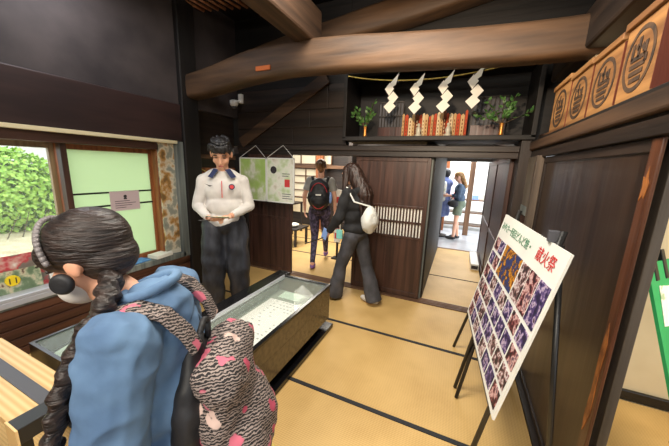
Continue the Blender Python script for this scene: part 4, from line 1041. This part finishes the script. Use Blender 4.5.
# --- girl in front --------------------------------------------------------
hd = R(213)
f, r = frame(hd); base = V((-.66,.40,0)); rotT = Matrix((r,f,up)).transposed()
def L(a,b_,c): return base+r*a+f*b_+up*c*.91
b = B()
hc = V((-.80,.35,1.335))
sh = {1:L(.135,.0,1.325), -1:L(-.135,.0,1.325)}; el = {1:L(.18,.03,1.06), -1:L(-.18,.02,1.05)}; wr = {1:L(.15,.20,.98), -1:L(-.15,.22,.97)}
hip = {1:L(.075,-.06,.88), -1:L(-.075,-.06,.88)}; kn = {1:L(.085,-.07,.48), -1:L(-.085,-.07,.48)}; an = {1:L(.085,-.11,.10), -1:L(-.085,-.11,.10)}
ell(b,L(0,-.06,.93),(.125,.08,.12),rotT); ell(b,L(0,-.045,1.07),(.11,.07,.12),rotT); ell(b,L(0,-.01,1.22),(.115,.07,.10),rotT); cap(b,L(-.10,-.0,1.31),L(.10,-.0,1.31),.038); cap(b,L(0,.0,1.32),hc-f*.03-up*.07,.045,.043)
for k in (1,-1):
    cap(b,sh[k],el[k],.042,.035); cap(b,el[k],wr[k],.033,.024); cap(b,hip[k],kn[k],.075,.05); cap(b,kn[k],an[k],.048,.034); hand(b,wr[k],f-up*.3,-r*k,k,.35,.88); ell(b,an[k]+f*.06-up*.045,(.04,.11,.036),rotT)
hf = (f*1.0-up*.50).normalized(); P,rt = head(b,hc,hf,up,.86)
girl = remesh('person', b, .0055, M['skin']); tag(girl,'person in a light blue denim jacket with dark braid, seen close up from behind','person')
face_bits(girl,P,rt,.86,M['hairdark'])
b = B()
ell(b,P(0,-.026,.040),(.078,.094,.080),rt,4); ell(b,P(0,-.050,-.020),(.064,.062,.058),rt,4)
for k in (1,-1): ell(b,P(k*.050,.028,.040),(.026,.042,.040),rt)
remesh('hair', b, .004, M['hairdark'], girl, 5, lambda c: .0015*noise.noise(V((c.x*25,c.y*25,c.z*25)))+.0008*noise.noise(V((c.x*30,c.y*30,c.z*200))))
b = B(); pts = [P(-.050,-.055,-.075), L(-.095,.04,1.40), L(-.155,.06,1.33), L(-.185,.075,1.26), L(-.20,.09,1.17), L(-.205,.10,1.08), L(-.205,.105,.99)]
for i in range(len(pts)-1):
    for k in range(4):
        p = pts[i].lerp(pts[i+1],k/4); w = .023-.0018*i
        ell(b,p+r*(.007 if k%2 else -.007),(w,w,w*1.1))
remesh('braid', b, .005, M['hairdark'], girl, 3, wob(.005,60))
b = B(); ell(b,P(0,.052,-.060),(.052,.050,.048),rt,4); remesh('face_mask', b, .005, M['whitecloth'], girl, 3, label='white face mask')
b = B()
ell(b,L(0,-.06,.98),(.14,.105,.13),rotT); ell(b,L(0,-.04,1.12),(.14,.102,.14),rotT); ell(b,L(0,-.01,1.235),(.145,.10,.12),rotT); cap(b,L(-.12,-.0,1.315),L(.12,-.0,1.315),.060); cap(b,L(0,-.01,1.32),L(0,.02,1.385),.088,.066,(1,0))
for k in (1,-1): cap(b,sh[k],el[k],.068,.062); cap(b,el[k],wr[k],.060,.044,(1,0))
remesh('denim_jacket', b, .005, M['denim'], girl, 4, lambda c: .008*noise.noise(c*9)+.006*(1-abs(noise.noise(V((c.x*12,c.y*12,c.z*16)))*2.4))+.002*noise.noise(c*40))
b = B(); path(b,[L(.062*math.cos(a),-.005+.055*math.sin(a),1.40-.02*math.sin(a)) for a in [math.pi*2*q/20 for q in range(21)]],.013,8); remesh('jacket_collar', b, .005, M['denim'], girl, 3)
b = B(); ell(b,L(0,-.10,.88),(.145,.115,.12),rotT)
for k in (1,-1): cap(b,hip[k],kn[k],.09,.07); cap(b,kn[k],an[k],.068,.058,(1,0))
remesh('trousers', b, .009, M['blackcloth'], girl, 3)
for k in (1,-1):
    b = B(); ell(b,an[k]+f*.06-up*.04,(.044,.12,.042),rotT); remesh('sock', b, .008, M['whitecloth'], girl, 2)
# headphones
t = thing('headphones','grey headphones worn over the dark hair of the girl in denim','headphones',P(0,0,.14))
b = B(); path(b,[P(.094*math.cos(a),.022,.02+.115*math.sin(a)) for a in [math.pi*i/28 for i in range(29)]],.006,8); obj('headband', b, mat('light grey plastic',(116,110,110),rough=.4), t, smooth=True)
for k in (1,-1):
    b = B(); tube(b,P(k*.084,.026,-.034),P(k*.100,.026,-.034),.026,.021,24); obj('ear_cup', b, M['blackcloth'], t, .006, True)
# backpack
bc = L(-.02,-.175,1.10)
t = thing('backpack','zebra and rose patterned backpack worn by the girl in denim','backpack',bc)
b = B(); ell(b,bc-up*.03,(.13,.075,.17),rotT,4); ell(b,bc-f*.035-up*.13,(.14,.09,.15),rotT,4); cap(b,bc+r*.07+up*.07,bc-r*.07+up*.07,.065); remesh('pack_body', b, .005, M['floral'], t, 4, lambda c: .014*noise.noise(c*14)+.004*noise.noise(c*50))
b = B(); ell(b,bc+f*.07-up*.06,(.13,.055,.20),rotT,4); remesh('back_panel', b, .006, M['blackcloth'], t, 3, wob(.006,25))
for k in (1,-1):
    b = B(); pp = [L(k*.075,-.125,1.26),L(k*.08,-.105,1.31),L(k*.085,-.065,1.365),L(k*.09,-.01,1.388),L(k*.095,.045,1.37),L(k*.098,.085,1.30),L(k*.098,.10,1.20),L(k*.11,.075,1.08)]
    for a,c in zip(pp,pp[1:]):
        d_ = (c-a).normalized(); nn_ = r.cross(d_); m_ = Matrix((d_, r, nn_)).transposed().to_4x4(); m_.translation = (a+c)/2
        bmesh.ops.create_cube(b,size=1,matrix=m_ @ Matrix.Diagonal(((c-a).length*1.12,.050,.014,1)))
    remesh('shoulder_strap', b, .004, M['floral'], t, 3)
b = B(); path(b,[bc+up*.10+r*.03+f*.05,bc+up*.17+r*.03+f*.05,bc+up*.185+f*.05,bc+up*.17-r*.03+f*.05,bc+up*.10-r*.03+f*.05],.008,8); obj('grab_loop', b, M['blackcloth'], t, smooth=True)
b = B(); path(b,[bc-r*.08-f*.12-up*.12,bc-r*.10-f*.15-up*.16,bc-r*.08-f*.15-up*.20],.003,6); obj('zip_pull', b, M['straw'], t)

# ------------------------------------------------------------------ lights
w = bpy.data.worlds.new('world'); bpy.context.scene.world = w; w.use_nodes = True
bg = w.node_tree.nodes['Background']; bg.inputs[0].default_value = (.88,.94,1,1); bg.inputs[1].default_value = 3.3
def area(loc, rot, size, power, col, sy=None):  # unseen area lamps, no fixtures modelled
    l = bpy.data.lights.new('unseen_room_light','AREA'); l.energy = power; l.color = col; l.size = size
    if sy: l.shape = 'RECTANGLE'; l.size_y = sy
    o = bpy.data.objects.new('unseen_room_light', l); C.objects.link(o); o.location = loc; o.rotation_euler = rot; return o
def spot(loc, tgt, power, col, ang=60, blend=.8, rad=.05):
    l = bpy.data.lights.new('spot_light','SPOT'); l.energy = power; l.color = col; l.spot_size = R(ang); l.spot_blend = blend; l.shadow_soft_size = rad
    o = bpy.data.objects.new('spot_light', l); C.objects.link(o); o.location = loc
    o.rotation_euler = (V(tgt)-V(loc)).to_track_quat('-Z','Y').to_euler(); return o
warm = (1,.78,.55); neu = (1,.92,.80)
area((-.8,1.5,3.2),(0,0,0),.9,84,neu); area((-.4,-1.2,2.7),(R(40),0,0),1.2,92,neu)  # added to brighten the main room, acting as ceiling lights
area((-2.55,1.2,3.1),(0,0,0),.5,14,(.93,.94,1))  # added lamp that gives the upper left wall its glow
spot((-.3,.9,2.35),(-.35,3.1,2.30),190,warm,75,.9,.06)
spot((-.2,1.2,2.7),(.7,2.0,1.95),45,warm,70)
area((-2.6,5.2,2.3),(0,0,0),1.5,120,neu); area((0,4.7,2.3),(0,0,0),.5,24,neu)
area((-.2,7.9,2.55),(0,0,0),1.6,200,(.95,.97,1)); area((1.9,1.2,2.5),(0,0,0),1.0,60,(1,.9,.74))
sc = bpy.context.scene
sc.view_settings.view_transform = 'Standard'; sc.view_settings.look = 'None'; sc.view_settings.exposure = 0; sc.view_settings.gamma = 1
sc.view_settings.use_curve_mapping = False
